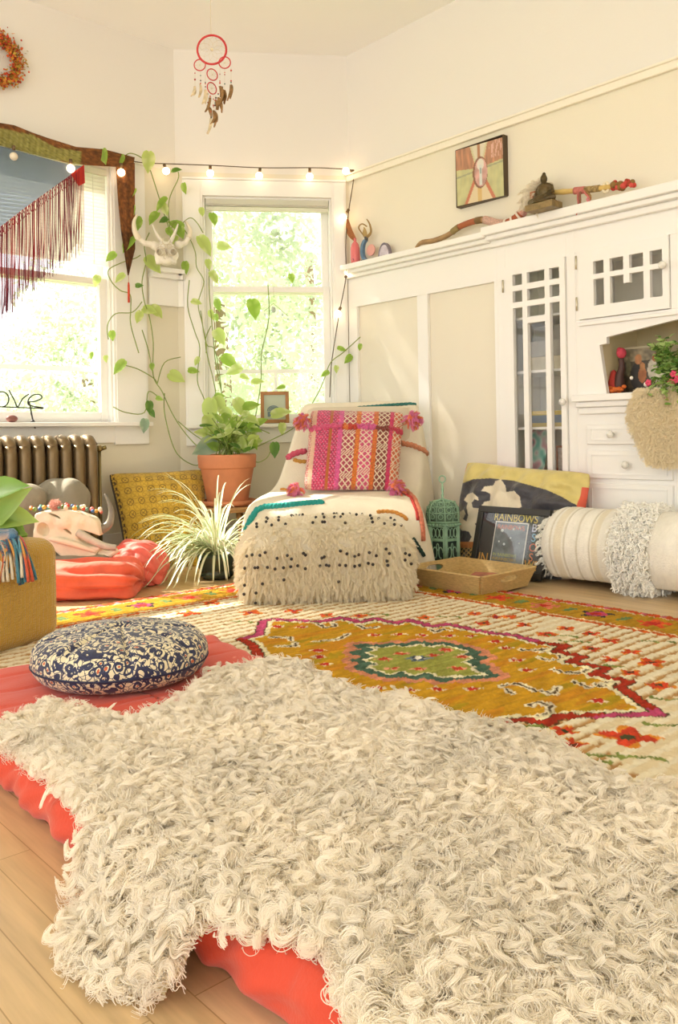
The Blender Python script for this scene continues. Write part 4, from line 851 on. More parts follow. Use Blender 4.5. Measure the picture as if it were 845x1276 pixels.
# ================================================================== slipper chair + throw
chair = T('slipper_chair', 'low armless chair hidden under the cream throw in the corner', 'chair', C(.02, 4.1))
def cbx(nm, X0, X1, Y0, Y1, z0, z1, m, tilt=0):
    M = Matrix.Translation(C((X0+X1)/2, (Y0+Y1)/2, (z0+z1)/2))@Matrix.Rotation(-AZ, 4, 'Z')@Matrix.Rotation(tilt, 4, 'X')
    P, F_, N = rbox([(X1-X0)/2, (Y1-Y0)/2, (z1-z0)/2], .04, (12, 12, 8)); mb = MB().add(xf(P, M), F_.tolist()); return O(nm, mb, m, chair, smooth=True, weld=True)
UPH = mat('chair_linen', 'D8CCB4', .9, .2, 200)
cbx('seat', -.33, .35, 3.80, 4.14, .16, .325, UPH); cbx('backrest', -.17, .37, 4.27, 4.38, .2, .79, UPH, -.12)
for X, Y in ((-.3, 3.85), (.32, 3.85), (-.2, 4.3), (.33, 4.3)): O('leg', MB().tube([C(X, Y, .2), C(X, Y, 0)], [.02, .013], 10), mat('chair_leg', '5A3E26', .4), chair, smooth=True)
KEY = np.array([  # Y, z, Xc, half width, hem z, flare, cloth pushed back at the sides
 (3.70, .03, -.03, .40, .03, .02, 0), (3.70, .20, -.03, .40, .03, .03, 0), (3.73, .30, -.03, .395, .03, .05, .0), (3.82, .347, -.03, .38, .03, .07, .0), (4.0, .37, -.01, .37, .03, .08, .0),
 (4.15, .385, .02, .36, .03, .09, .0), (4.21, .43, .05, .345, .05, .10, .03), (4.29, .62, .085, .315, .12, .11, .06), (4.36, .79, .108, .292, .25, .10, .05), (4.39, .832, .11, .285, .3, .09, .03), (4.43, .81, .11, .283, .3, .08, 0), (4.46, .45, .11, .29, .2, .06, 0), (4.47, .12, .11, .3, .1, .04, 0)])
def throwgrid(na=90, nb=120):
    KS = np.linspace(0, 1, len(KEY)); L = np.r_[0, np.cumsum(np.hypot(np.diff(KEY[:, 0]), np.diff(KEY[:, 1])))]; L /= L[-1]
    P = np.zeros((na, nb, 3))
    for j in range(nb):
        b = j/(nb-1); k = []
        for i in range(7):
            b0, b1 = max(0, b-.018), min(1, b+.018); k.append((np.interp(b0, L, KEY[:, i])+np.interp(b, L, KEY[:, i])+np.interp(b1, L, KEY[:, i]))/3)
        Y, z, Xc, w, hz, fl, bk = k
        for i in range(na):
            a = -1+2*i/(na-1); s_ = 1 if a > 0 else -1; q = (abs(a)-.6)/.4
            if q <= 0:
                x = Xc+w*(a/.6); zz_ = z-.010*(abs(a)/.6)**8; yy = Y+.012*math.sin(a*5+b*9)*.4
            else:
                e = 1-math.exp(-q*9); x = Xc+s_*(w+fl*(q**.6)+.012*math.sin(b*40+s_)*q); zz_ = z-.01-(z-hz)*max(0, q-.02)**.95; yy = Y+bk*min(1, q*2)+.01*math.sin(b*30)*q
                zz_ = max(zz_, .012)
            wv = noise.noise(Vector((a*3, b*9, 2)))*.010
            c = C(x, yy-wv*.5, max(.012, zz_+wv*.7)); P[i, j] = c
    return P
TP = throwgrid(); THM = mat('cream_throw', 'E9DFC8', .9, .35, 260, .04, 12)
th = T('throw_blanket', 'cream throw with coloured chenille stripes draped over the low chair', 'blanket', C(.0, 4.1, .3))
mb = MB().grid(TP); tho = O('cloth', mb, THM, th, smooth=True, fix=False)
sm = tho.modifiers.new('t', 'SOLIDIFY'); sm.thickness = .006
bvh = BVHTree.FromPolygons([Vector(v) for v in mb.v], mb.f)
def hit(b_, u, v, off=.004):
    d = ray(u, v).normalized(); r_ = b_.ray_cast(CAM, d)
    return r_[0]-d*off if r_[0] else None
def braid(pl, r, c, nm='chenille_stripe'):
    q = []
    for i in range(len(pl)-1):
        n = max(2, int(math.hypot(pl[i+1][0]-pl[i][0], pl[i+1][1]-pl[i][1])/2.5))
        for k in range(n): q.append((pl[i][0]+(pl[i+1][0]-pl[i][0])*k/n, pl[i][1]+(pl[i+1][1]-pl[i][1])*k/n))
    pts = [p for p in (hit(bvh, *a) for a in q) if p is not None]; pts = [p for i, p in enumerate(pts) if i == 0 or (p-pts[i-1]).length < .08]
    if len(pts) < 3: return
    mb = MB(); m = mat('chenille_'+c, c, .95, .9, 240, .15, 120)
    for k in range(2): mb.tube([p+Vector((0, 0, r*.35*math.sin(i*1.6+k*PI)))-FW*(r*.3*math.cos(i*1.6+k*PI)) for i, p in enumerate(pts)], r*.8, 7)
    O(nm, mb, m, th, smooth=True)
braid([(446,508),(480,505),(512,503),(524,505),(532,512)], .008, '3E8078'); braid([(353,574),(365,566),(374,563),(384,562)], .015, 'E0607A'); braid([(366,573),(374,575),(384,575)], .010, 'D9A24E')
braid([(495,551),(515,555),(528,561),(536,569),(540,580)], .014, 'E79A72'); braid([(306,662),(312,648),(320,636),(330,632),(345,631),(375,628),(405,626)], .016, '2FA39C'); braid([(350,610),(362,611),(376,611)], .009, 'DE9A48')
braid([(470,638),(480,637),(492,638),(503,643),(510,650)], .009, 'E09A4A'); braid([(506,611),(517,622),(524,640),(527,658),(528,676)], .013, 'E58A6C'); braid([(500,613),(512,620),(519,636),(521,650)], .008, 'D94A44'); braid([(515,671),(522,682),(530,695)], .010, '2E4A42')
# pink cushion
def pcol(u, v, P):
    c = np.tile(hx('EBD9BC'), (len(u), 1)); n = vnoise(P, 60)[:, None]; n2 = vnoise(P*[1, 1, 1], 160, 5)[:, None]
    st = [(-1, -.93, 'C4384E', 1), (-.93, -.84, 'E3B79A', 0), (-.84, -.36, 'C23A63', 2), (-.36, -.26, 'DB5C96', 3), (-.26, .0, 'B0485A', 1), (.0, .09, 'D9772F', 3), (.09, .36, 'D8567E', 1), (.36, .45, 'D9702F', 3), (.45, .70, '8A4138', 1), (.70, .78, 'D23A66', 3), (.78, 1.01, 'D2693E', 1)]
    for a, b, col, k in st:
        m = (u >= a) & (u < b)
        if k == 3: c[m] = hx(col)*(1+.2*n2[m])
        if k == 0: c[m] = hx(col)
        if k == 2: c[m] = hx(col)*(1+.45*n2[m]); mm = m & (np.sin(u*90)*np.sin(v*60) > .5); c[mm] = hx('D98AA0'); mm = m & (np.abs(u+.52) < .03); c[mm] = hx('B8642E')
        if k == 1:
            A = (u-a)/(b-a)*PI*2.0; B = v*21; d1 = np.abs(np.sin(A+B)); d2 = np.abs(np.sin(A-B)); lat = (d1 < .36) | (d2 < .36)
            band = (np.sin(v*12+a*3) > .82); sel = m & ~lat & ~band; c[sel] = hx(col)*(1+.2*n2[sel]); sel = m & band & (np.sin(u*110+v*90) > 0); c[sel] = hx(col)
    return np.clip(c*(1+.06*n), 0, 1)
YC = mat('woven_wool', 'FFFFFF', .95, .8, 220, vc=True, sheen=.3)
tl, tr, bl_, br_ = dep(386, 510, 4.20), dep(505, 513, 4.2), dep(377, 612, 4.02), dep(497, 612, 4.02)
pk = T('pink_cushion', 'pink and orange woven cushion with pompom tassels at its corners on the cream throw', 'cushion', (tl+br_)/2)
mb, nr = pillow(tl, tr, bl_, br_, .07, 190, pcol, 'C23A63', pinch=.03); O('cover', mb, YC, pk, smooth=True)
mb = MB(); s_ = np.linspace(.03, .97, 46)
for t in s_:
    a = Vector(tl).lerp(Vector(bl_), .27); b = Vector(tr).lerp(Vector(br_), .27); p = a.lerp(b, t)+Vector(nr)*(.058*(1-abs(2*t-1)**3)+.012)
    c = 'D9527E' if t < .35 else random.choice(['C8402F', 'D9752F']) if t < .5 else 'DB5C96' if t < .7 else random.choice(['8A3A2C', 'C4384E'])
    for k in range(2): mb.ball(p+Vector((random.uniform(-.006, .006),)*3)-Vector((0, 0, .008*k)), random.uniform(.007, .012), n=8, col=c)
O('loop_fringe', mb, YC, pk, smooth=True)
PINK = mat('pink_yarn', 'E27BA6', .9, sheen=.3); ORN = mat('orange_yarn', 'E0764A', .9, sheen=.3)
for (u, v, d, dx, dz, rr) in ((378, 522, 4.13, -.6, -.9, .034), (513, 521, 4.12, .6, -.3, .036), (369, 609, 3.97, -1, -.05, .03), (492, 607, 3.93, 1, -.1, .036)):
    p = dep(u, v, d); ct = dep(385 if u < 440 else 503, 514 if v < 560 else 610, d+.04); ct = ct.lerp(p, .3)
    n = 70; rn = unit(rng.normal(size=(n, 3))); dr_ = np.array(RT*dx+Vector((0, 0, dz))); dr_ = dr_/np.linalg.norm(dr_)
    rt = np.array(p)+rn*rr*.35; tp = O('tassel_knot', MB().ball(p, rr*.6, n=12), ORN if dx > 0 else PINK, pk, smooth=True)
    for mm, k in ((PINK, .7), (ORN, .5)):
        nn = int(n*k); r_ = np.array(p)+unit(rng.normal(size=(nn, 3)))*rr*.3; wool('tassel_yarn', r_, unit(unit(r_-np.array(p))+dr_*.7), mm, tp, L=rr*1.1, lock=.004, per=14, curl=.004, r=.0011, lean=.25, droop=.3)
# ================================================================== shaggy pouf
PF = mat('shaggy_cream', 'F8F0DC', .95, sheen=.2, trans=.45)
M = frame_yaw(-.066, 3.42, .142, .05)
pf = T('shaggy_pouf', 'low rectangular shaggy cream pouf with rows of small black dots, on the rug', 'pouf', C(-.068, 3.47))
P, F_, N = rbox([.325, .25, .13], .085, (44, 36, 22), lambda P, N: .03*(N[:, 2] > .5)*np.maximum(0, 1-(P[:, 0]/.33)**2)*np.maximum(0, 1-(P[:, 1]/.27)**2))
W = xf(P, M); O('cover', MB().add(W.tolist(), F_.tolist()), PF, pf, smooth=True, weld=True)
def surf_sample(W, F_, n):
    a, b, c, d = [W[F_[:, i]] for i in range(4)]; ar = np.linalg.norm(np.cross(c-a, d-b), axis=1)/2; f = rng.choice(len(F_), n, p=ar/ar.sum()); s_ = rng.random((n, 1)); t = rng.random((n, 1))
    p = (a[f]*(1-s_)+b[f]*s_)*(1-t)+(d[f]*(1-s_)+c[f]*s_)*t; nn = unit(np.cross(c[f]-a[f], d[f]-b[f])); return p, nn
cen = np.array(C(-.066, 3.42, .142)); p, nn = surf_sample(W, F_, 9000); nn *= np.sign((nn*(p-cen)).sum(1, keepdims=True)); k = p[:, 2] > .02; p, nn = p[k], nn[k]
wool('shag', p, nn, PF, pf, L=.032, lock=.0035, per=9, K=5, curl=.002, r=.0007, lean=.5, lf=np.array([0, 0, -1.4]), droop=.3)
DOT = mat('black_sequin', '2A2420', .3)
iv = np.linalg.inv(np.array(M)); lp = p@iv[:3, :3].T+iv[:3, 3]
tg = [(-.3+.6*k/21, -.25, zz_) for zz_ in (.062, .028) for k in range(22)]+[(-.3+.6*k/9, -.25, -.03) for k in range(3)]+[(-.28, -.25, -.05), (-.3, -.24, -.08), (-.25, -.25, -.1), (.05, -.25, -.04)]
tg += [(-.26+.52*k/11, yy_, .13) for yy_ in (-.16, -.06, .05, .15) for k in range(12) if (k*7+int(yy_*100)) % 5]
for t_ in tg:
    t_ = np.array(t_)+rng.normal(size=3)*[.012, .003, .004]; i = int(np.argmin(((lp-t_)**2).sum(1)))
    O('black_dot', MB().ball(p[i]+nn[i]*.031-np.array([0, 0, .01]), .0062, n=8), DOT, pf, smooth=True)
# ================================================================== lantern
lc = dep(553, 702, 3.98); lc.z = 0; lz = dep(553, 652, 3.98).z; LG = mat('mint_metal', '93B79A', .5, .15, 120, .1, 60, metal=.15); LD_ = mat('lantern_dark', '34443A', .7)
ln = T('moroccan_lantern', 'mint green pierced metal lantern with a domed top and ring, beside the chair', 'lantern', lc)
rw = 20.5/FPX*3.98; hexp = lambda r, z, o=0: [(lc.x+r*math.cos(o+k*PI/3), lc.y+r*math.sin(o+k*PI/3), z) for k in range(6)]
ho = -AZ+PI/6
def HX(r, z): return [Vector(p) for p in hexp(r, z, ho)]
def slab(r0, z0, r1, z1): a = HX(r0, z0); b = HX(r1, z1); return MB().add(a+b, [tuple(range(6))[::-1], tuple(range(6, 12))]+[(i, (i+1) % 6, (i+1) % 6+6, i+6) for i in range(6)])
O('base', slab(rw*1.08, 0, rw*1.0, .03), LG, ln, bevel=.002); O('dark_core', slab(rw*.86, .03, rw*.86, lz), LD_, ln); O('cornice', slab(rw*1.0, lz, rw*1.12, lz+.012), LG, ln, bevel=.002)  # solid dark core fills the body behind the fretwork
fret = MB(); a = HX(rw, .03); b = HX(rw, lz)
for i in range(6):
    j = (i+1) % 6; fret.tube([a[i], b[i]], .006, 8); e = a[j]-a[i]; cx_ = (a[i]+a[j])/2; up = Vector((0, 0, 1)); ed = e.normalized()
    q = lambda s_, z: cx_+ed*(s_*e.length/2)+up*(z-.03); hgt = lz-.03
    for z in (.036, lz-.075, lz-.068, lz-.01, .05): fret.tube([q(-1, z), q(1, z)], .004, 5)
    for s_ in (-.78, .78): fret.tube([q(s_, .03), q(s_, lz)], .0045, 5)
    for k in range(3): fret.tube([q((-.5+.5*k)+.22*math.cos(w), lz-.039+.022*math.sin(w)) for w in np.linspace(0, 2*PI, 12, endpoint=False)], .0025, 4, close=True)
    for zc in np.arange(.09, lz-.1, .055):
        for sg in (-1, 1): fret.tube([q(sg*(.36+.3*math.cos(w)*(1-.06*w)), zc+.026*math.sin(w)) for w in np.linspace(0, 5.2, 12)], .0028, 4)
        fret.tube([q(.14*math.cos(w), zc+.027+.016*math.sin(w)) for w in np.linspace(0, 2*PI, 9, endpoint=False)], .0025, 4, close=True)
for i in range(6):
    for k in range(5): c_ = HX(rw*1.1, lz-.002); fret.ball(c_[i].lerp(c_[(i+1) % 6], (k+.5)/5), .0085, (1, 1, .6), 8)
O('fretwork_body', fret, LG, ln, smooth=True)
zt = dep(553, 622, 3.98).z; prof = [(rw*.98, lz+.012), (rw*1.0, lz+.045), (rw*.93, lz+.075), (rw*.7, lz+.1), (rw*.35, zt-.006), (0.008, zt)]
O('dome_liner', MB().lathe([(r*.88, z-.003) for r, z in prof], (lc.x, lc.y, 0), 24), mat('dome_inner', '6E8A74', .7), ln, smooth=True)
dm = MB()
pp = smooth_path([(r, 0, z) for r, z in prof], 4)
for k in range(12): w = ho+k*PI/6; dm.tube([(lc.x+p.x*math.cos(w), lc.y+p.x*math.sin(w), p.z) for p in pp], .0035 if k % 2 == 0 else .0018, 6)
for i in (0, 5, 9, 13): r, z = pp[min(i, len(pp)-1)].x, pp[min(i, len(pp)-1)].z; dm.tube([(lc.x+r*math.cos(w), lc.y+r*math.sin(w), z) for w in np.linspace(0, 2*PI, 24, endpoint=False)], .0028, 6, close=True)
for k in range(12):
    w0 = ho+(k+.5)*PI/6
    for i, rr in ((3, .011), (7, .011), (11, .008)):
        p_ = pp[i]; dm.tube([(lc.x+p_.x*1.0*math.cos(w0+rr*math.cos(t)/p_.x), lc.y+p_.x*math.sin(w0+rr*math.cos(t)/p_.x), p_.z+rr*math.sin(t)) for t in np.linspace(0, 2*PI, 10, endpoint=False)], .0022, 4, close=True)
O('fretwork_dome', dm, LG, ln, smooth=True)
zr_ = dep(553, 597, 3.98).z; 
O('finial', MB().lathe([(.012, zt-.004), (.005, zt+.006), (.007, zt+.02), (.004, zt+.028), (.0065, zt+.045), (.003, zr_-.016)], (lc.x, lc.y, 0), 14), LG, ln, smooth=True)
O('ring', MB().tube([Vector((lc.x, lc.y, zr_))+RT*.015*math.cos(w)+Vector((0, 0, .016*math.sin(w))) for w in np.linspace(0, 2*PI, 20, endpoint=False)], .0032, 8, close=True), LG, ln, smooth=True)
# ================================================================== lotus pillow
z5 = lambda l: [(x/3.674+510, y/3.674+560) for x, y in l]
LOT = [z5([(330,190),(345,170),(385,165),(395,145),(420,138),(440,165),(445,195),(480,190),(505,215),(515,262),(440,300),(360,300),(330,258),(345,240),(370,235),(372,205),(350,192)]), z5([(250,232),(268,205),(290,197),(315,220),(318,235),(300,228),(285,245),(292,268),(322,270),(330,300),(322,330),(300,340),(330,380),(320,430),(270,430),(285,400),(272,375),(240,372),(222,345),(232,285),(250,275),(258,295),(246,318),(262,330),(270,300),(262,262),(268,245)]), z5([(185,400),(205,400),(215,425),(185,425)]), z5([(660,280),(690,275),(690,320),(670,330)])]
def lcol(u, v, P):
    q = proj(P); n = vnoise(P, 30)[:, None]; c = np.tile(hx('403E44'), (len(u), 1))*(1+.12*n)
    ye = np.interp(q[:, 0], [560, 577, 590, 610, 640, 680, 700, 712, 740], [606, 602, 597, 596, 599, 610, 619, 626, 640]); m = q[:, 1] < ye; c[m] = hx('D6C478')*(1+.05*n[m])
    for pl in LOT: m = inpoly(q, pl); c[m] = hx('E3D6BC')
    m = (q[:, 1] > 675) & (q[:, 1] < 683) & (q[:, 0] < 592); c[m] = hx('D08442')
    m = (q[:, 1] >= 683) & (q[:, 0] < 600); c[m] = hx('C9A25A'); m2 = m & (np.sin(q[:, 0]*1.1)*np.sin(q[:, 1]*1.1+(q[:, 0]//5.7)) > .1); c[m2] = hx('33291E')
    m = (q[:, 0] > 700) & (q[:, 1] > 640) & (np.sin(q[:, 1]*.5) > 0); c[m] = hx('D9CBB0')
    m = (u > .93) & (v > -.7); c[m] = hx('D9583C'); return np.clip(c, 0, 1)
SAT = mat('satin_quilt', 'FFFFFF', .5, .5, 45, vc=True, sheen=.3)
mb, _ = pillow(onx(580, 573, XF-.08), onx(739, 588, XF-.08), onx(555, 724, XF-.18), onx(722, 724, XF-.18), .085, 200, lcol, 'D2553C', wr=.026, pinch=.045, gath=.007)
tag(O('lotus_pillow', mb, SAT, smooth=True), 'large charcoal pillow with cream lotus and yellow top band leaning on the panelled wall', 'pillow')
# ================================================================== framed record poster
x1, x0 = XF-.215, XF-.30; fz = .01
a_tl, a_tr = onx(598, 630, x1), onx(687, 633, x1); bb = onx(589, 712, x0); hgt_ = a_tl.z
yl, yr = a_tl.y, a_tr.y
A_TL = Vector((x1, yl, hgt_)); A_TR = Vector((x1, yr, hgt_)); A_BL = Vector((x0, yl, fz)); A_BR = Vector((x0, yr, fz))
fr_ = T('framed_poster', 'black framed poster with colourful lettering around a dark sleeve, propped against the lotus pillow', 'framed poster', (A_BL+A_BR)/2)
Ux = (A_TR-A_TL).normalized(); Vx = (A_BL-A_TL).normalized(); Nx = Ux.cross(Vx); Nx = -Nx if Nx.dot(FW) > 0 else Nx; Wd = (A_TR-A_TL).length; Hd = (A_BL-A_TL).length
MF = Matrix(((Ux.x, -Vx.x, Nx.x, A_BL.x), (Ux.y, -Vx.y, Nx.y, A_BL.y), (Ux.z, -Vx.z, Nx.z, A_BL.z), (0, 0, 0, 1)))
BLK = mat('black_frame', '2B2823', .35)
O('frame', MB().box(0, Wd, Hd-.03, Hd, -.012, .006, MF).box(0, Wd, 0, .03, -.012, .006, MF).box(0, .03, .03, Hd-.03, -.012, .006, MF).box(Wd-.03, Wd, .03, Hd-.03, -.012, .006, MF), BLK, fr_, bevel=.002)
O('print', MB().box(.03, Wd-.03, .03, Hd-.03, -.01, -.004, MF), mat('poster_black', '36353A', .5), fr_)
O('glass_pane', MB().box(.03, Wd-.03, .03, Hd-.03, .001, .002, MF), GLS, fr_)
sv = MB().box(.105, Wd-.105, .03, Hd-.065, -.004, -.0015, MF); slv = O('sleeve', sv, mat('white_edge', 'E8E6DE', .5), fr_)
O('night_sky_print', MB().box(.11, Wd-.11, .034, Hd-.07, -.0015, -.0008, MF), mat('slate_print', '7A838A', .5, var=.35, vs=22), slv)
def text(s, size, x, y, z, c, parent, sx=1.0, nm='lettering', rot=0):
    cu = bpy.data.curves.new(nm, 'FONT'); cu.body = s; cu.size = size; cu.extrude = .0003; cu.align_x = 'LEFT'; o = bpy.data.objects.new(nm, cu)
    me = bpy.data.meshes.new_from_object(o); bpy.data.objects.remove(o); Mt = MF@Matrix.Translation((x, y, z))@Matrix.Rotation(rot, 4, 'Z')@Matrix.Diagonal((sx, 1, 1, 1)); me.transform(Mt); me.materials.clear()
    return link(nm, me, mat('ink_'+c, c, .5), parent, False)
text('RAINBOWS', .05, .09, Hd-.062, -.003, 'D9C65A', fr_, .92); text('IN', .07, .034, .045, -.003, 'D8A24A', fr_, .8); text('RAINBOWS', .03, .12, Hd-.1, -.0006, 'E08A6A', fr_, .95); 
for i, (s_, c) in enumerate((('B', 'C7C9E0'), ('S', '7FB6D9'), ('O', 'D9624A'), ('S', 'E07A4A'), ('W', '8FA86A'), ('S', 'D98A3A'))): text(s_, .05, Wd-.088+.006*(i % 2), Hd-.10-.043*i, -.003, c, fr_, 1.0)
text('WS', .06, Wd-.1, .04, -.003, 'D9A24A', fr_, .8)
text('IN RAINBOWS', .02, .115, .085, -.0006, 'B9C07A', fr_, 1.0); text('INRAINBOWS', .02, .115, .066, -.0006, 'C4A95A', fr_, 1.05)
st_ = MB()
for (x, y, r) in ((.15, .2, .008), (.2, .17, .005), (.17, .14, .006), (.24, .22, .005), (.21, .21, .006), (.14, .15, .0045), (.25, .15, .004)): O('pale_spot', MB().ball(MF@Vector((x, y, -.0005)), r, (1, 1, 1), 10), mat('pale_spots', 'D8DEE2', .6), slv, smooth=True)

O('purple_line', MB().box(.15, Wd-.13, .042, .05, -.0008, -.0004, MF), mat('purple_ink', '9A56A0', .5), slv)
# ================================================================== wooden tray with coasters
WD = mat('pale_wood', 'C2A46C', .6, .15, 40, .18, 9, stretch=(6, 6, 25))
tx0, tx1, ty0, ty1 = 2.605, 2.90, 2.085, 2.43; th_ = .078; fl = .028; wt_ = .011
tr = T('wooden_tray', 'pale wooden serving tray with cut out handles, on the floor before the poster', 'tray', ((tx0+tx1)/2, (ty0+ty1)/2, .012))
zt0 = .013
O('base', MB().box(tx0, tx1, ty0, ty1, zt0, zt0+.008), WD, tr)
def wallp(a, b, out, handle):
    a, b = Vector(a), Vector(b); e = (b-a); Ln = e.length; e.normalize(); up = (Vector((0, 0, th_))+Vector(out)*fl); H_ = up.length; up.normalize(); nn = e.cross(up).normalized()
    M = Matrix(((e.x, up.x, nn.x, a.x), (e.y, up.y, nn.y, a.y), (e.z, up.z, nn.z, a.z), (0, 0, 0, 1)))
    d = fl; out_ = [(-0.0, 0), (Ln, 0), (Ln+d, H_), (-d, H_)]
    loops = [[Vector((x, y, 0)) for x, y in out_]]
    if handle: loops.append([Vector((Ln/2+.055*math.copysign(abs(math.cos(w))**.6, math.cos(w)), H_*.66+.013*math.sin(w), 0)) for w in np.linspace(0, 2*PI, 20, endpoint=False)][::-1])
    tri = tessellate_polygon(loops); pts = [p for l in loops for p in l]; n = len(pts)
    vs = [M@p for p in pts]+[M@(p+Vector((0, 0, wt_))) for p in pts]; fs = [tuple(t) for t in tri]+[tuple(i+n for i in t[::-1]) for t in tri]; o = 0
    for l in loops:
        for i in range(len(l)): j = (i+1) % len(l); fs.append((o+i, o+j, o+j+n, o+i+n))
        o += len(l)
    return MB().add(vs, fs)
for a, b, o_, h in (((tx0, ty1, zt0), (tx0, ty0, zt0), (-1, 0, 0), False), ((tx0, ty0, zt0), (tx1, ty0, zt0), (0, -1, 0), True), ((tx1, ty0, zt0), (tx1, ty1, zt0), (1, 0, 0), False), ((tx1, ty1, zt0), (tx0, ty1, zt0), (0, 1, 0), True)):
    O('side', wallp(a, b, o_, h), WD, tr)
cc_ = Vector((2.80, 2.22, 0))
for i in range(5):
    c = ['7A4A3A', '3E342E', 'B9A27A', '5A3A34', 'A5604A'][i]; lb = ['bottom', 'second from bottom', 'middle', 'second from top', 'top'][i]
    z = zt0+.009+i*.0065; o = O('coaster', MB().box(-.05, .05, -.05, .05, 0, .006, Matrix.Translation((cc_.x, cc_.y, z))@Matrix.Rotation(.3+.12*(i % 3), 4, 'Z')), mat('coaster_'+c, c, .5, var=.3, vs=40), bevel=.001)
    tag(o, 'square patterned coaster, %s of the stack in the wooden tray' % lb, 'coaster', 'coasters stacked in the tray')
# ================================================================== bolster
BO = mat('bolster_cotton', 'FFFFFF', .95, .5, 160, vc=True, sheen=.2)
ba = Vector((3.13, 2.10, .165)); bb_ = Vector((3.155, 1.05, .17))
bo = T('bolster_pillow', 'long white striped bolster with a shaggy tufted band lying along the cabinet', 'pillow', (ba+bb_)/2)
n, m = 150, 64; P = np.zeros((n, m, 3)); c = np.zeros((n, m, 3)); ax = (bb_-ba); L_ = ax.length; axn = ax.normalized(); sx_ = axn.cross(Vector((0, 0, 1))).normalized()
bands = [.085, .15, .205, .26, .34, .5]
for i in range(n):
    t = i/(n-1); s = t*L_; r = .158*(1-max(0, 1-s/.09)**2.5*.42)*(1-max(0, 1-(L_-s)/.09)**2.5*.4) if 0 < t < 1 else .02
    gr = min(abs(s-b) for b in bands); r2 = r-.004*math.exp(-(gr/.007)**2); tone = .03*math.sin(s*55); cl = hx('F1ECDF')+tone*.5
    if gr < .004: cl = hx('CFC6B0')
    if .1 < s < .14 or .27 < s < .30: cl = hx('E6DCC4')
    for j in range(m):
        w = 2*PI*j/m; q = noise.noise(Vector((math.cos(w)*2, math.sin(w)*2, s*6)))*.006; a = math.cos(w)*(r2+q)*1.02; b = math.sin(w)*(r2+q); 
        p = ba+axn*s+sx_*a+Vector((0, 0, b if b > -.13 else -.13+(b+.13)*.2)); P[i, j] = p; c[i, j] = cl*(1+.04*noise.noise(Vector((s*90, w*14, 1))))
Pc = np.concatenate([P, P[:, :1]], 1); cC = np.concatenate([c, c[:, :1]], 1)
O('cover', MB().grid(Pc, np.clip(cC, 0, 1)), BO, bo, smooth=True, weld=True)
Fq = np.arange(n*m).reshape(n, m); k0 = int(.36/L_*n); k1 = int(.50/L_*n)
rr_ = []; rn_ = []
for _ in range(3200):
    i = random.randint(k0, k1); j = random.randint(0, m-1); p = P[i, j]+rng.normal(size=3)*.004; cN = np.array(ba+axn*(i/(n-1)*L_)); 
    if p[2] < .03: continue
    rr_.append(p); rn_.append(unit(P[i, j]-cN))
WHF = mat('white_tuft', 'FFFCF2', .95, sheen=.3)
wool('tufted_band', np.array(rr_), np.array(rn_), WHF, bo, L=.034, lock=.0035, per=2, K=7, curl=.007, r=.003, lean=.4, lf=np.array([0, 0, -.6]), droop=.2)
rr_ = np.array([P[0 if k % 2 else 3, int(k*m/90) % m] for k in range(90)]); wool('end_fringe', rr_, np.tile(np.array(-axn)+[0, 0, -.2], (90, 1)), WHF, bo, L=.035, lock=.004, per=14, K=6, curl=.005, r=.001, lean=.4, droop=.4)
# ================================================================== rug
def cam2(px): return [tuple(onz(u, v, .012))[:2] for u, v in px]
FLD = cam2([(300,797),(323,791),(328,774),(338,772),(402,775),(426,770),(449,776),(467,771),(492,777),(510,773),(539,781),(557,778),(584,784),(612,789),(640,792),(676,802),(705,805),(693,812),(727,819),(710,825),(756,833),(742,841),(786,850),(772,856),(822,891),(698,893),(679,902),(650,897),(600,905),(480,905),(360,870),(313,803)])
MED = cam2([(x/4.02+430, y/4.02+760) for x, y in [(70,180),(180,185),(250,175),(320,180),(370,165),(430,180),(480,168),(530,180),(600,195),(650,215),(600,230),(685,240),(620,262),(690,290),(660,295),(740,332),(600,340),(480,350),(400,325),(340,340),(280,320),(220,335),(80,290),(130,272),(60,255),(130,235),(60,215),(130,203)]])
REDS = [(376,782),(468,792),(498,791),(527,792),(560,793),(585,793),(470,858),(512,861),(545,859),(590,859),(658,835),(644,823),(745,874),(397,811),(398,819),(404,828),(440,832),(617,800),(632,808),(345,781),(500,815),(540,817),(565,820),(478,822),(556,810),(490,833),(522,834),(570,833)]
FLW = [(787,813,1),(783,919,2),(713,928,1),(703,911,1),(812,826,1.3),(761,822,1),(786,839,1),(822,855,1.2),(737,809,1),(737,790,1),(679,791,1),(705,784,1),(761,799,1),(530,770,1),(591,765,1),(618,769,1),(635,769,1),(602,777,1),(654,779,1),(682,791,1),(365,762,1.2),(407,767,1),(447,768,1),(312,764,1.4),(165,762,1.4),(235,765,1.4),(190,776,1),(120,777,1.2),(262,752,1.3),(90,800,1.3),(215,748,1.2)]
HOOK = [[(395,777),(405,783),(418,781),(416,777)],[(445,779),(455,784),(470,782)],[(536,783),(541,788),(552,785),(560,786)],[(338,795),(362,795),(362,799)],[(345,806),(368,806),(368,802)],[(393,800),(420,798),(434,791)],[(650,810),(665,811),(690,808),(676,813)],[(673,820),(680,823),(705,822),(697,818)],[(690,835),(705,839),(727,838),(733,833)],[(717,850),(730,856),(755,856),(762,850),(742,853)],[(627,855),(645,852),(665,860),(690,865),(695,858)],[(632,860),(640,865)],[(660,880),(668,876),(685,878),(686,888),(668,896)]]
x0r, x1r, y0r, y1r = .78, 2.735, .25, 3.02
gs = .0052; nx, ny = int((x1r-x0r)/gs), int((y1r-y0r)/gs)
gx_, gy_ = np.meshgrid(np.linspace(x0r, x1r, nx), np.linspace(y0r, y1r, ny), indexing='ij'); Q = np.stack([gx_.ravel(), gy_.ravel()], 1)
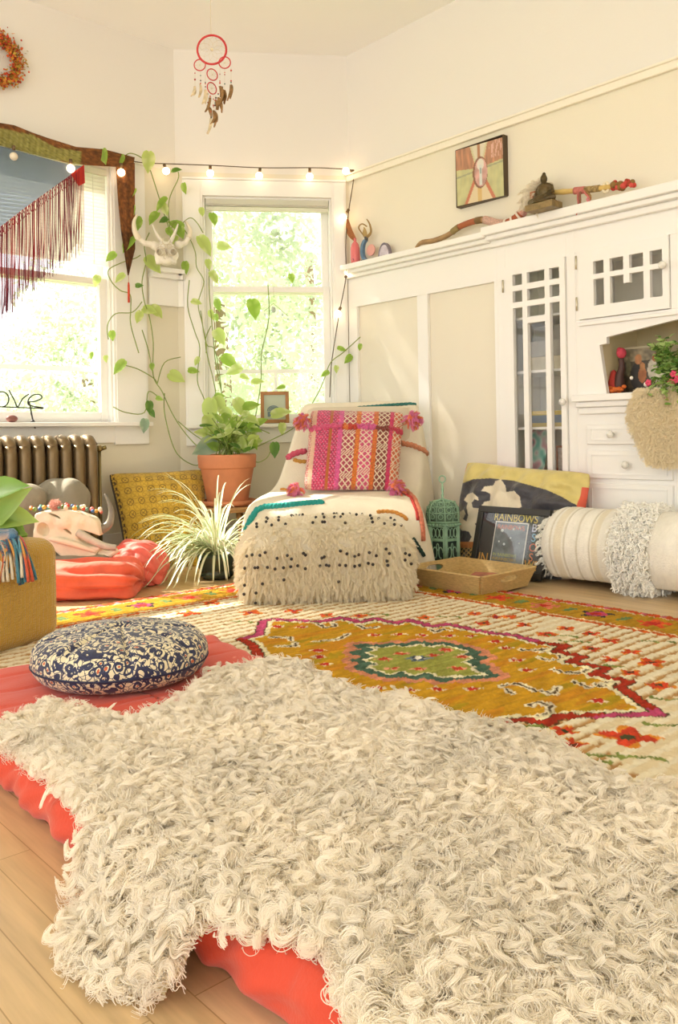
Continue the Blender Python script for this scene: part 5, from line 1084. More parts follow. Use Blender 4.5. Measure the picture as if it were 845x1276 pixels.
def fn(Q, sx, sy, seed, it=3):     # cheap smooth noise from summed waves
    r_ = np.random.default_rng(seed); o = np.zeros(len(Q))
    for _ in range(8): a = r_.uniform(0, 2*PI); k = r_.uniform(.5, 1.5); o += np.sin(Q[:, 0]*sx*k*math.cos(a)+Q[:, 1]*sy*k*math.sin(a)+r_.uniform(0, 6))
    return o/4
Qj = Q+np.stack([fn(Q, 160, 160, 1), fn(Q, 150, 150, 2)], 1)*.0035
grain = fn(Q, 60, 420, 3)+rng.normal(size=len(Q))*.25; streak = fn(Q, 8, 90, 4)
c = np.tile(hx('E9DEC2'), (len(Q), 1))*(1+.03*grain)[:, None]
rd = np.abs(((Qj[:, 1]+.012*fn(Q, 6, 10, 9))/.043) % 1-.5)*.043; rm = (rd < .0065) & (fn(Q, 5, 9, 5) > -.5); c[rm] = hx('B98F5C')*(1+.08*grain[rm])[:, None]; r2 = (rd < .012) & ~rm; c[r2] = hx('E0CFAA')  # tan lines put the shading between the ridges into the colour
def cl(mask, col, v=.12): c[mask] = hx(col)*(1+v*grain[mask])[:, None]
def dots(L, r, A, B):
    for e in L:
        w = onz(e[0], e[1], .012); s = (e[2] if len(e) > 2 else 1)*r; d = Qj-[w.x, w.y]; k = d@np.array([.743, -.669]); l = d@np.array([.669, .743])
        cl((np.abs(k)*.75+np.abs(l)*1.0 < s) & (np.abs(k) < s*1.25), B); cl((np.abs(k) < s*.62) & (np.abs(l) < s*.62), A)
for e in FLW:
    w = onz(e[0], e[1], .012); s = .024*e[2]; d = Qj-[w.x, w.y]; rr2 = np.hypot(d[:, 0], d[:, 1]); an = np.arctan2(d[:, 1], d[:, 0])
    cl(rr2 < s*1.45*(.72+.28*np.cos(an*4+e[0])), 'D98C36'); cl(rr2 < s*1.25*(.72+.28*np.cos(an*4+1+e[0])), random.choice(['D2502C', 'C9472E', 'D85F30'])); cl(rr2 < s*.35, random.choice(['5A3A2A', '8A3A4A', '4A4A30']))
for e in ((640,806),(700,793),(715,800),(755,830),(800,945),(745,942),(655,905),(835,872),(830,905),(560,769),(470,766),(300,775),(150,780),(730,948),(690,945),(820,800)):
    w = onz(*e, .012); d = Qj-[w.x, w.y]; cl(np.abs(d[:, 0]+.02*np.sin(d[:, 1]*50))*1.0 < .008*(np.abs(d[:, 1]) < .045), '7E8A48')
inF = inpoly(Qj, FLD); dF = dline(Qj, FLD, True)
cl(inF, 'C6962A', .08); m = inF & (streak > .35); cl(m, 'C78A2A', .06); m = inF & (streak < -.6); cl(m, 'AE9228', .06)
dots(REDS, .021, 'B8392E', 'E6D3B0')
for hk in HOOK: d = dline(Qj, cam2(hk)); cl(d < .012, 'E6DABC'); cl(d < .0045, '5E4E3A')
cl(inF & (dF < .033) & (dF > .012), 'E4DAB4'); cl((dF < .014), 'A83826'); pk_ = (dF < .014) & (fn(Q, 5, 5, 8) > .1); cl(pk_, 'B84A70'); cl((dF < .018) & (dF > .0135), '55482E')
inM = inpoly(Qj, MED); dM = dline(Qj, MED, True)
cl((dM < .045) & ~inM, 'D08A6A'); cl((dM < .02), '4F6A58'); cl(inM, '9A9C4C', .1); cl(inM & (dM < .02), 'E6DDBC'); cl(inM & (dM < .009), '47604E'); dots([(500,815),(540,817),(478,822),(490,833),(556,810),(522,834),(570,833),(575,819)], .021, 'C04A34', 'E0A080'); dots([(522,821,1.7)], .02, '4A5560', '7E8C90'); dots([(522,821,.8)], .02, 'E8E2D0', 'E8E2D0')
# borders: gold band right and far
bx = x1r-Qj[:, 0]; by = y1r-Qj[:, 1]; bd_ = np.minimum(bx, by)
cl((bd_ < .27), 'C9602E'); cl((bd_ < .245), 'E0CFA0'); cl((bd_ < .235), 'C27A36'); cl((bd_ < .225), 'B2882A', .1); al = np.where(bx < by, Qj[:, 1], Qj[:, 0]); 
u_ = (al/.21) % 1-.5; v_ = (bd_-.135)/.21; k_ = (np.floor(al/.21)).astype(int) % 3
rr3 = np.hypot(u_*1.15, v_*1.15); an3 = np.arctan2(v_, u_); pet = rr3 < .33*(.75+.25*np.cos(an3*5)); ib = (bd_ < .225) & (bd_ > .05)
cl(ib & pet & (k_ == 0), 'CF5530'); cl(ib & pet & (k_ == 1), '3F3A3A'); cl(ib & (rr3 < .2) & (k_ == 1), 'B84A6A'); cl(ib & pet & (k_ == 2), 'D07A5A'); cl(ib & (rr3 < .12), 'C23A30'); cl(ib & (np.abs(u_) > .42) & (np.abs(v_) < .15), '6E8450')
cl((bd_ < .05), 'D8C79A'); cl((bd_ < .042), 'C4532F'); m = (bd_ < .042) & (((al/.07) % 1) > .75); cl(m, 'C46A7A'); cl(bd_ < .008, 'B8853A')
z = .014+.0022*fn(Q, 200, 500, 6)-.003*rm+rng.normal(size=len(Q))*.0007-.002*(dF < .004)
edge = np.minimum.reduce([Q[:, 0]-x0r, x1r-Q[:, 0], Q[:, 1]-y0r, y1r-Q[:, 1]]); z = np.where(edge < .004, .001, z)
PR = np.stack([Q[:, 0], Q[:, 1], z], 1).reshape(nx, ny, 3)
rug = O('area_rug', MB().grid(PR, np.clip(c, 0, 1)), mat('rug_wool', 'FFFFFF', .95, .4, 500, vc=True, spec=.1), smooth=True, fix=False)
tag(rug, 'patterned rug with gold medallion field, cream ground and flowered orange border on the floor', 'rug')
# ================================================================== coral floor mattress
mx0, mx1, my0, my1, mh = .545, 1.34, -.2, 2.13, .088
CORAL = mat('coral_cotton', 'FFFFFF', .8, .12, 200, vc=True, sheen=.2)
def mdisp(P, N):
    x, y = P[:, 0], P[:, 1]; w = np.sin(y*55+3*np.sin(x*9)+2*np.sin(y*7))*.0022*(.4+np.abs(N[:, 0])*2.5); q = np.maximum(0, 1-np.abs(((y+.05*np.sin(x*3))/.12) % 1-.5)*14)*-.004
    e = np.sin(y*6.3)*.002*np.abs(N[:, 0])+.003*np.sin(y*95+8*P[:, 2]/.05+4*np.sin(y*11))*np.abs(N[:, 0]); return w+q*(N[:, 2] > .3)+e+np.sin(x*31+y*13)*.0015
P, F_, N = rbox([(mx1-mx0)/2, (my1-my0)/2, mh/2], .043, (90, 300, 14), mdisp); P = P+[(mx0+mx1)/2, (my0+my1)/2, mh/2+.002]
k = np.clip((2.0-P[:, 1])/1.6, 0, 1); P[:, 0] = mx0+(P[:, 0]-mx0)*(1-.3*k); P[:, 0] += .04*np.clip((P[:, 1]-1.25)/.9, 0, 1)*(P[:, 0] < .9)
P[:, 2] = np.maximum(P[:, 2], .016*(P[:, 0] > x0r)+.001)
cf = np.tile(hx('D24529'), (len(P), 1)); sd_l = (np.abs(((P[:, 1]+.05*np.sin(P[:, 0]*3))/.12) % 1-.5) < .006) & (np.sin(P[:, 0]*500) > 0); cf[sd_l] = hx('E88A74')
mt = O('floor_mattress', MB().add(P.tolist(), F_.tolist(), cf.tolist()), CORAL, smooth=True, weld=True); tag(mt, 'thin coral red quilted floor mattress under the big sheepskin', 'mattress')
# ================================================================== round block printed floor cushion
def paisley():
    m = bpy.data.materials.new('paisley_print'); m.use_nodes = True; nt = m.node_tree; b = nt.nodes['Principled BSDF']; L = nt.links.new; b.inputs['Roughness'].default_value = .6; b.inputs['Sheen Weight'].default_value = .2
    tc = nt.nodes.new('ShaderNodeTexCoord'); nz = nt.nodes.new('ShaderNodeTexNoise'); nz.inputs['Scale'].default_value = 22; L(tc.outputs['Object'], nz.inputs[0])
    vm = nt.nodes.new('ShaderNodeVectorMath'); vm.operation = 'MULTIPLY_ADD'; L(nz.outputs['Color'], vm.inputs[0]); vm.inputs[1].default_value = (.03, .03, .03); L(tc.outputs['Object'], vm.inputs[2])
    def vor(sc, feat='F1'): v = nt.nodes.new('ShaderNodeTexVoronoi'); v.inputs['Scale'].default_value = sc*1.35; v.feature = feat; L(vm.outputs[0], v.inputs[0]); return v.outputs['Distance']
    def mth(op, a, bb=None):
        x = nt.nodes.new('ShaderNodeMath'); x.operation = op
        if isinstance(a, (int, float)): x.inputs[0].default_value = a
        else: L(a, x.inputs[0])
        if bb is not None:
            if isinstance(bb, (int, float)): x.inputs[1].default_value = bb
            else: L(bb, x.inputs[1])
        return x.outputs[0]
    d1 = vor(30); ring = mth('GREATER_THAN', mth('SINE', mth('MULTIPLY', d1, 15)), -.1); d2 = vor(52, 'DISTANCE_TO_EDGE'); vein = mth('LESS_THAN', d2, .05)
    dot = mth('LESS_THAN', d1, .14)
    def mix(f, c1, c2):
        x = nt.nodes.new('ShaderNodeMix'); x.data_type = 'RGBA'; L(f, x.inputs[0])
        for i, c_ in ((6, c1), (7, c2)):
            if isinstance(c_, str): x.inputs[i].default_value = (*lin(c_), 1)
            else: L(c_, x.inputs[i])
        return x.outputs[2]
    col = mix(ring, '171C40', 'DED2AE'); col = mix(vein, col, '232A50'); col = mix(dot, col, 'C05A30')
    sp = nt.nodes.new('ShaderNodeSeparateXYZ'); L(tc.outputs['Object'], sp.inputs[0]); low = mth('LESS_THAN', sp.outputs['Z'], .04); d3 = vor(24); blob = mth('LESS_THAN', d3, .38)
    col = mix(low, col, mix(blob, '2A1F45', 'B8502E')); L(col, b.inputs['Base Color']); return m
ccx, ccy = .94, 1.825; R_ = .203; Hc = .105
def rf(w, z): return 1+.012*math.cos(w*2+1)-.018*abs(math.cos(w*7))**8*(1 if z > .03 else 0)
prof = []
for k in range(34):
    t = k/33; a = -PI/2+PI*t*.97; r = R_-.055+.055*math.cos(a)**.9 if math.cos(a) > 0 else R_-.055; prof.append((r, .052+.05*math.sin(a)))
prof = [(0, .0), (.1, .0)]+prof+[(R_-.055-(R_-.06)*t, .102+.018*math.sin(PI*t*.5)-.03*max(0, t-.8)*5*.6) for t in np.linspace(.06, 1, 22)]
mb = MB(); mb.lathe(prof, (ccx, ccy, mh+.004), 140)
vv = np.array(mb.v); ang = np.arctan2(vv[:, 1]-ccy, vv[:, 0]-ccx); rad = np.hypot(vv[:, 0]-ccx, vv[:, 1]-ccy); k = (rad/R_)
gr = np.exp(-(((ang*8/(2*PI)) % 1-.5)/.06)**2); vv[:, 2] -= gr*.012*np.clip(k*1.5, 0, 1)*(vv[:, 2] > mh+.05); sc = 1-gr*.02*(vv[:, 2] > mh+.02); vv[:, 0] = ccx+(vv[:, 0]-ccx)*sc; vv[:, 1] = ccy+(vv[:, 1]-ccy)*sc; mb.v = [tuple(p) for p in vv]
rc = T('round_floor_cushion', 'round navy and cream vine printed floor cushion on the coral mattress', 'cushion', (ccx, ccy, mh))
O('cover', mb, paisley(), rc, smooth=True)
O('button', MB().ball((ccx, ccy, mh+.106), .016, (1, 1, .45), 14), mat('rust_button', 'B8603A', .6), rc, smooth=True)
O('seam_piping', MB().tube([(ccx+(R_-.002)*math.cos(a), ccy+(R_-.002)*math.sin(a), mh+.045) for a in np.linspace(0, 2*PI, 90, endpoint=False)], .003, 6, close=True), mat('navy_piping', '20243F', .7), rc, smooth=True)
# ================================================================== big sheepskin
OUT = [(-60,905),(0,905),(25,893),(60,876),(105,886),(150,893),(190,888),(230,868),(262,843),(300,832),(340,826),(375,829),(405,846),(440,862),(480,868),(530,882),(560,895),(600,898),(640,912),(680,920),(715,948),(755,972),(845,980),(1000,985),(1150,1100),(1150,1500),(700,1560),(480,1500),(455,1276),(440,1250),(425,1222),(420,1190),(385,1158),(345,1140),(300,1136),(262,1146),(240,1168),(228,1212),(200,1224),(165,1228),(130,1222),(100,1200),(85,1180),(88,1150),(98,1120),(100,1092),(110,1062),(114,1030),(104,998),(78,966),(35,936),(-10,918),(-60,925)]
def hb(x, y):
    xe = mx0+(mx1-mx0)*(1-.3*np.clip((2.0-y)/1.6, 0, 1)); d = np.maximum(np.maximum(mx0-.005-x, x-xe-.005), y-my1); t = np.clip(1-d/.07, 0, 1); base = .016*(np.asarray(x) > x0r)
    return base+(mh-base)*t*t*(3-2*t)
def topx(u, v, lift=.022):
    z = .1
    for _ in range(12): p = onz(u, v, z); z = .5*z+.5*(float(hb(p.x, p.y))+lift)
    return (p.x, p.y)
SKO = [topx(*a) for a in OUT]; SKO = [tuple(p)[:2] for p in smooth_path([(a, b, 0) for a, b in SKO], 3)]
print('SKIN', min(p[0] for p in SKO), max(p[0] for p in SKO), min(p[1] for p in SKO), max(p[1] for p in SKO))
WOOL = mat('sheep_wool', 'FDF6E8', .95, sheen=.15, trans=.45, var=.06, vs=6)
bbx = [min(p[0] for p in SKO), max(p[0] for p in SKO), max(-.1, min(p[1] for p in SKO)), max(p[1] for p in SKO)]
g_ = .012; ax_ = np.arange(bbx[0], bbx[1], g_); ay_ = np.arange(bbx[2], bbx[3], g_)
G = np.stack(np.meshgrid(ax_, ay_, indexing='ij'), -1); ins = inpoly(G.reshape(-1, 2), SKO).reshape(G.shape[:2]); zz_ = hb(G[..., 0], G[..., 1])+.006+.004*np.sin(G[..., 0]*13)*np.sin(G[..., 1]*11)
idx = -np.ones(ins.shape, int); idx[ins] = np.arange(ins.sum()); V = np.concatenate([G[ins], zz_[ins][:, None]], 1); fs = []
a, b, c_, d = idx[:-1, :-1], idx[1:, :-1], idx[1:, 1:], idx[:-1, 1:]; ok = (a >= 0) & (b >= 0) & (c_ >= 0) & (d >= 0); fs = np.stack([a[ok], b[ok], c_[ok], d[ok]], 1)
ss = T('sheepskin_rug', 'large shaggy cream sheepskin sprawled over the coral mattress in the foreground', 'rug', (1.0, 1.0, .1))
hide = O('hide', MB().add(V.tolist(), fs.tolist()), mat('hide_leather', 'DCCBA4', .7), ss, smooth=True, fix=False); so = hide.modifiers.new('s', 'SOLIDIFY'); so.thickness = .003
def wroots(n):
    q = np.stack([rng.uniform(bbx[0], bbx[1], n), rng.uniform(bbx[2], bbx[3], n)], 1); q = q[inpoly(q, SKO)]
    pp_ = proj(np.concatenate([q, np.full((len(q), 1), .12)], 1)); ok = (pp_[:, 0] > -120) & (pp_[:, 0] < 960) & (pp_[:, 1] < 1420) & (q@np.array([FW.x, FW.y]) > .55); q = q[ok]
    e = 1e-3; nx_ = -(hb(q[:, 0]+e, q[:, 1])-hb(q[:, 0]-e, q[:, 1]))/(2*e); ny_ = -(hb(q[:, 0], q[:, 1]+e)-hb(q[:, 0], q[:, 1]-e))/(2*e)
    N = unit(np.stack([nx_, ny_, np.ones(len(q))], 1)); P = np.concatenate([q, (hb(q[:, 0], q[:, 1])+.008)[:, None]], 1)
    lf = np.stack([fn(q, 9, 9, 21), fn(q, 9, 9, 22), np.zeros(len(q))], 1)*.9+np.stack([fn(q, 40, 40, 23), fn(q, 40, 40, 24), np.zeros(len(q))], 1)*.5
    g2 = .036; ci = np.floor(q/g2); cc2 = (ci+.5+.38*np.stack([np.sin(ci[:, 0]*12.9+ci[:, 1]*78.2), np.sin(ci[:, 0]*39.3+ci[:, 1]*11.1)], 1))*g2; lf[:, :2] += (cc2-q)/g2*1.7
    dE = dline(q, SKO, True); cen = np.array([1.0, 1.15]); lf[:, :2] += unit(q-cen)*np.clip(1-dE/.05, 0, 1)[:, None]*.8
    return P, N, lf
area = (bbx[1]-bbx[0])*(bbx[3]-bbx[2])
P, N, lf = wroots(int(area*8500)); print('locks', len(P), area)
wool('fleece', P, N, WOOL, ss, L=.042, lock=.0072, per=36, K=10, curl=.0095, turns=1.5, r=.0007, lean=.75, lf=lf, spread=.3, droop=.25, friz=.00022)
P, N, lf = wroots(int(area*9000)); wool('fleece_undercoat', P, N, WOOL, ss, L=.03, lock=.007, per=12, K=5, curl=.006, turns=1.5, r=.0007, lean=1.2, lf=lf, spread=1.0, friz=.0006)
# ================================================================== coral cloth, rocks, big skull
def cd(u, v, D=3.6): return dep(u, v, D)
M = frame_yaw(-1.28, 3.50, .0, .12)
def rdisp(P, N):
    x, y, z = P.T; th_ = np.arctan2(z+.02, -y*.5); return .020*np.abs(np.sin(th_*5+1.8*np.sin(x*6)+x*5))-.008+.006*np.sin(th_*17+x*21+2*np.sin(x*13))+.008*np.sin(x*40+th_*3)*(.25+np.abs(N[:, 0]))
P, F_, N = rbox([.43, .19, .066], .055, (150, 70, 44), rdisp); P[:, 2] = np.maximum(P[:, 2]+.066, .003); P[:, 1] += .05*np.clip(P[:, 0], 0, 1)
CC = mat('coral_gauze', 'EE6E52', .7, .3, 50, .12, 14, sheen=.2, trans=.15)
rc_ = T('coral_cloth', 'bunched coral gauze cloth on the floor below the radiator, skull resting on it', 'cloth', C(-1.28, 3.6))
O('folded_cloth', MB().add(xf(P, M).tolist(), F_.tolist()), CC, rc_, smooth=True, weld=True)
Pg, F_, N = rbox([.10, .12, .085], .08, (50, 50, 36), lambda P, N: .014*np.abs(np.sin(P[:, 2]*45+P[:, 0]*30+2*np.sin(P[:, 1]*30)))+.010*np.abs(np.sin(P[:, 0]*50+P[:, 1]*60+P[:, 2]*25))+.005*np.sin(P[:, 1]*160+P[:, 0]*90))
M2 = frame_yaw(-.90, 3.74, .088, .6); W2 = xf(Pg, M2); W2[:, 2] = np.maximum(W2[:, 2], .003)
O('bunched_end', MB().add(W2.tolist(), F_.tolist()), mat('pink_coral_gauze', 'EC7466', .7, .3, 50, .12, 14, sheen=.2, trans=.15), rc_, smooth=True, weld=True)
RK = mat('grey_stone', '8E8674', .8, .5, 30, .15, 8)
def rock(u, v, D, rx, ry_, rz_, label, seed, base=.0):
    c = dep(u, v, D); mb = MB(); P, F_, N = rbox([rx, ry_, rz_], min(rx, ry_, rz_)*.98, (20, 16, 16)); W = P*(1+.22*vnoise(P, 9, seed)[:, None])
    W = xf(W, Matrix.Translation(c)@Matrix.Rotation(-AZ, 4, 'Z')); W[:, 2] = np.maximum(W[:, 2], base); o = O('rock', MB().add(W.tolist(), F_.tolist()), RK, smooth=True, weld=True); return tag(o, label, 'rock')
rock(10, 652, 3.74, .16, .1, .17, 'grey brown rock at the far left, partly behind the skull', 2, .16); rock(75, 645, 3.88, .13, .1, .17, 'rounded grey rock rising behind the middle of the skull', 5, .16)
rock(88, 698, 3.66, .17, .10, .03, 'flat grey stone between the skull and the coral cloth', 8, .12)
BN = mat('weathered_bone', 'E9DDC2', .6, .25, 70, .1, 9)
bs_ = T('cow_skull', 'large weathered cow skull with one grey horn lying on the coral cloth', 'skull', cd(90, 700, 3.58))
q3 = lambda u, v: ((u-90)/FPX*3.56, -(v-670)/FPX*3.56)
MK = Matrix.Translation(dep(90, 670, 3.62))@Matrix(((RT.x, 0, -FW.x, 0), (RT.y, 0, -FW.y, 0), (0, 1, 0, 0), (0, 0, 0, 1)))
OL = [(46,638),(60,634),(76,634),(97,636),(112,641),(122,646),(127,658),(128,668),(118,664),(106,660),(99,663),(101,672),(112,679),(130,681),(122,690),(124,700),(116,699),(108,693),(104,694),(97,703),(92,702),(82,696),(74,689),(68,682),(60,676),(50,673),(43,670),(45,655)]
mb = MB().prism([q3(*a) for a in OL], MK@Matrix.Translation((0, 0, -.035)), .07)
for (u, v, r, o) in ((60, 648, .042, .0), (80, 650, .045, 0), (100, 650, .04, 0), (115, 652, .035, 0), (75, 668, .035, .0), (92, 684, .03, 0)): mb.ball(MK@Vector((*q3(u, v), o)), r, (1, 1.3, 1), 14)
def cutball(u, v, ru, rv, ang=0):
    c = MK@Vector((*q3(u, v), .05)); return MB().ball((0, 0, 0), 1, (1, 1, 1), 16), Matrix.Translation(c)@Matrix(((RT.x, 0, -FW.x, 0), (RT.y, 0, -FW.y, 0), (0, 1, 0, 0), (0, 0, 0, 1)))@Matrix.Rotation(ang, 4, 'Z')@Matrix.Diagonal((ru/FPX*3.56, rv/FPX*3.56, .06, 1))
o = O('cranium', mb, BN, None, recenter=False); md = o.modifiers.new('r', 'REMESH'); md.mode = 'VOXEL'; md.voxel_size = .006; s_ = o.modifiers.new('s', 'SMOOTH'); s_.iterations = 9; s_.factor = .5
cuts = []
for a in ((57, 658, 8.5, 9.5, .2), (108, 667, 11, 6, -.5), (80, 699, 9, 6, -.7), (108, 701, 6, 5, 0), (88, 661, 2, 6, .9), (72, 641, 9, 1.6, -.4)):
    m_, Mx = cutball(*a); co_ = O('cut', m_, None, None, recenter=False); co_.matrix_world = Mx; cuts.append(co_); b_ = o.modifiers.new('b', 'BOOLEAN'); b_.object = co_; b_.operation = 'DIFFERENCE'; b_.solver = 'EXACT'
bpy.context.view_layer.update(); me = bpy.data.meshes.new_from_object(o.evaluated_get(bpy.context.evaluated_depsgraph_get()))
for x in cuts+[o]: bpy.data.objects.remove(x)
me.materials.clear(); link('cranium', me, BN, bs_, True)
O('cheek_ridge', MB().tube(smooth_path([MK@Vector((*q3(64, 670), .03)), MK@Vector((*q3(80, 672), .045)), MK@Vector((*q3(100, 678), .045)), MK@Vector((*q3(122, 687), .03))], 5), [.008+.006*math.sin(PI*k/15) for k in range(16)], 10), BN, bs_, smooth=True)
for k in range(6): O('tooth', MB().ball(MK@Vector((*q3(92+6*k, 697-abs(k-3)*.6), .02)), .008, (.8, .8, 1.3), 8), BN, bs_, smooth=True)
O('nasal_bone', MB().tube(smooth_path([MK@Vector((*q3(100, 662), .03)), MK@Vector((*q3(115, 671), .035)), MK@Vector((*q3(133, 680), .03)), MK@Vector((*q3(147, 683), .02))], 5), np.linspace(.018, .013, 16), 10), mat('grey_bone', 'C9C2B2', .6, .3, 60, .15, 20), bs_, smooth=True)
O('jaw_tip', MB().tube(smooth_path([MK@Vector((*q3(124, 690), .0)), MK@Vector((*q3(137, 692), .01)), MK@Vector((*q3(148, 686), .01))], 5), np.linspace(.02, .012, 11), 10), BN, bs_, smooth=True)
O('horn', MB().tube(smooth_path([MK@Vector((*q3(122, 662), -.02)), MK@Vector((*q3(134, 655), -.03)), MK@Vector((*q3(137, 640), -.04)), MK@Vector((*q3(134, 627), -.04)), MK@Vector((*q3(129, 616), -.04))], 5), np.linspace(.022, .004, 21), 12), mat('grey_horn', '8C8678', .4, .2, 50, .2, 15), bs_, smooth=True)
mb = MB(); cols_ = ['C8402F', 'E2B04A', '5E9A8A', '3E6AA0', 'E8E0CC', 'D9786A', '7E9A4A']
for i in range(44):
    t = i/43; u = 28+98*t; v = 636-6*math.sin(t*PI)*.8+(10*max(0, t-.7)); mb.ball(MK@Vector((*q3(u, v), .03*math.sin(i*1.3)))+Vector((0, 0, random.uniform(0, .01))), random.uniform(.006, .011), n=8, col=random.choice(cols_))
gb = T('bead_garland', 'string of mixed coloured beads with a pink pompom across the cow skull', 'garland', MK@Vector((*q3(75, 634), 0)))
O('beads', mb, BR, gb, smooth=True); 
pc_ = MK@Vector((*q3(71, 628), .02)); O('pompom', MB().ball(pc_, .016, n=12), mat('pale_pink_yarn', 'E7B5A8', .95), gb, smooth=True)
r_ = unit(rng.normal(size=(260, 3))); wool('pompom_yarn', np.array(pc_)+r_*.014, r_, mat('pale_pink_yarn', 'E7B5A8'), gb, L=.012, lock=.001, per=5, K=4, curl=.001, r=.0006, lean=.1)
# ================================================================== mustard pouf, its textile and plant
MU = T('mustard_pouf', 'square mustard knitted pouf at the left edge', 'pouf', C(-1.21, 2.64))
def knit():
    m = mat('mustard_knit', 'BC9538', .85, 0, sheen=.3); nt = m.node_tree; L = nt.links.new; b = nt.nodes['Principled BSDF']; tc = nt.nodes.new('ShaderNodeTexCoord')
    v = nt.nodes.new('ShaderNodeTexVoronoi'); v.inputs['Scale'].default_value = 130; v.inputs['Randomness'].default_value = .35; L(tc.outputs['Object'], v.inputs[0]); bp = nt.nodes.new('ShaderNodeBump'); bp.invert = True; bp.inputs['Strength'].default_value = .7; bp.inputs['Distance'].default_value = .006; L(v.outputs['Distance'], bp.inputs['Height']); L(bp.outputs[0], b.inputs['Normal']); return m
P, F_, N = rbox([.235, .225, .165], .055, (40, 40, 30), lambda P, N: .012*np.cos(P[:, 0]*6)*np.cos(P[:, 1]*6)*np.cos(P[:, 2]*7)); M = frame_yaw(-1.215, 2.64, .167, -.436)
WM = xf(P, M); O('cover', MB().add(WM.tolist(), F_.tolist()), knit(), MU, smooth=True, weld=True)
bm_ = BVHTree.FromPolygons([Vector(p) for p in WM], F_.tolist())
tx = T('fringed_textile', 'blue and multicoloured fringed textile hanging over the mustard pouf', 'textile', dep(10, 668, 2.6))
mb = MB(); ZT = .345
for i in range(90):
    u = random.uniform(-80, 24); L_s = random.uniform(.13, .22); c1 = random.choice(['2E4E66', '3E7A8A', '24405A', '2E6A78', 'B8402F', 'D0903A', 'C9A89A', '31506A']); c2 = random.choice(['2E4E66', 'C8502F', 'D9A04A', '3E7A8A', 'D9CBB0'])
    p = dep(u, 668, 2.62); p.z = ZT+random.uniform(0, .006); pts = [p]; q = RT*random.uniform(.25, .6)-FW*random.uniform(.4, .75); vel = q.normalized(); N_ = 9
    for k in range(N_): pts.append(pts[-1]+vel*(L_s/N_)); vel = (vel+Vector((0, 0, -.22))).normalized()
    pts2 = []
    for p_ in pts:
        n_ = bm_.find_nearest(p_); 
        if n_[0]:
            out = (p_-n_[0]); inside = out.dot(n_[1]) < .004
            if (p_-n_[0]).length < .05 and (p_-Vector(M.translation)).length < (n_[0]-Vector(M.translation)).length+.004: p_ = n_[0]+(n_[0]-Vector(M.translation)).normalized()*.005
        pts2.append(p_)
    a_, b_ = hx(c1), hx(c2); mb.tube(pts2, [.0042]*8+[.005]*2, 6, col=[tuple(a_ if k < 6 else b_) for k in range(N_+1)])
O('fringe', mb, mat('fringe_wool', 'FFFFFF', .9, .5, 200, vc=True, sheen=.3), tx, smooth=True, fix=False)['kind'] = 'stuff'
P = np.zeros((24, 10, 3)); cg = np.zeros((24, 10, 3))
for i in range(24):
    for j in range(10):
        p = dep(-95+i*5.1, 660, 2.58+.02*j); P[i, j] = (p.x, p.y, ZT+.004+.008*math.sin(j*1.5+i*.3)+.012*(1 if 0 < j < 9 and 0 < i < 23 else 0)); cg[i, j] = hx(['5A7FA0', 'D9CBB8', 'C9A48A', '3E6A88'][(j+i//7) % 4])
so = O('folded_cloth', MB().grid(P, cg), mat('fringe_wool', 'FFFFFF'), tx, smooth=True, fix=False); so.modifiers.new('s', 'SOLIDIFY').thickness = .006
pl = T('broadleaf_plant', 'broad leaved green plant on the mustard pouf, cut by the left edge', 'potted plant', dep(-55, 665, 2.72)); bp_ = dep(-48, 668, 2.80); bp_.z = ZT
O('pot', MB().lathe([(0, 0), (.06, 0), (.08, .1), (.074, .1), (.07, .07), (0, .07)], bp_, 28), TC, pl, smooth=True)
mb = MB(); st2 = MB()
for (u, v, L, an, n_, k) in ((12, 633, 66, -42, (0, .2, 1), 'p'), (2, 612, 62, -12, (.2, 0, 1), 'm'), (14, 648, 60, 2, (0, 0, 1), 'p'), (10, 656, 50, 30, (.3, 0, 1), 'm'), (8, 662, 48, 8, (0, 0, 1), 'p'), (-30, 620, 60, -80, (0, 0, 1), 'm'), (-60, 630, 60, 190, (0, 0, 1), 'm')):
    c = dep(u, v, 2.74); an = math.radians(an); ax = RT*math.cos(an)-Vector((0, 0, 1))*math.sin(an)-FW*.1; k1, k2 = {'p': ('A9C66A', 'CFE08F'), 'm': ('7FAE4C', '9CC266')}[k]; Lm = L/FPX*2.74
    leafmesh(mb, c, Lm, ax, -FW*.75+Vector((0, 0, .8))+RT*n_[0], k1, k1); st2.tube(smooth_path([bp_+Vector((0, 0, .07)), (bp_+c)/2+Vector((0, 0, .02)), c-ax.normalized()*Lm*.3], 4), .003, 6)
O('leaves', mb, GRN, pl, smooth=True, fix=False); O('stems', st2, STM, pl, smooth=True)
# ================================================================== niche contents
nx_ = XR+.10; gp = lambda u, v, x=nx_: onx(u, v, x)
nc = [gp(776, 436), gp(826, 430), gp(776, 489)]
def fam(P, a, b):
    c = np.tile(hx('4A4234'), (len(a), 1)); n = vnoise(P, 60)[:, None]; c = c*(1+.5*n); c[b < .28] = (hx('8A7F66')*(1+.3*n))[b < .28]
    def el(x, y, rx, ry_, col): m = ((a-x)/rx)**2+((b-y)/ry_)**2 < 1; c[m] = hx(col)*(1+.15*n[m])
    el(.38, .62, .18, .3, '2E2A26'); el(.40, .25, .09, .12, 'B07A50'); el(.5, .6, .1, .18, 'A8683F'); el(.5, .42, .07, .09, 'B8804F'); el(.75, .5, .12, .22, 'C9C2B0'); el(.82, .25, .08, .1, 'A86A40'); el(.15, .4, .06, .2, '6E6A50'); return np.clip(c, 0, 1)
ph = T('photo_print', 'group photograph in a thin pale frame propped at the back of the niche', 'photo', nc[2])
z0_ = NZ0+.001; a0, a1, b0_ = nc[0], nc[1], nc[2]; b0_.z = z0_
O('print', gridplane(a0, a1, b0_, 50, 55, fam, .004), VCM, ph, fix=False)
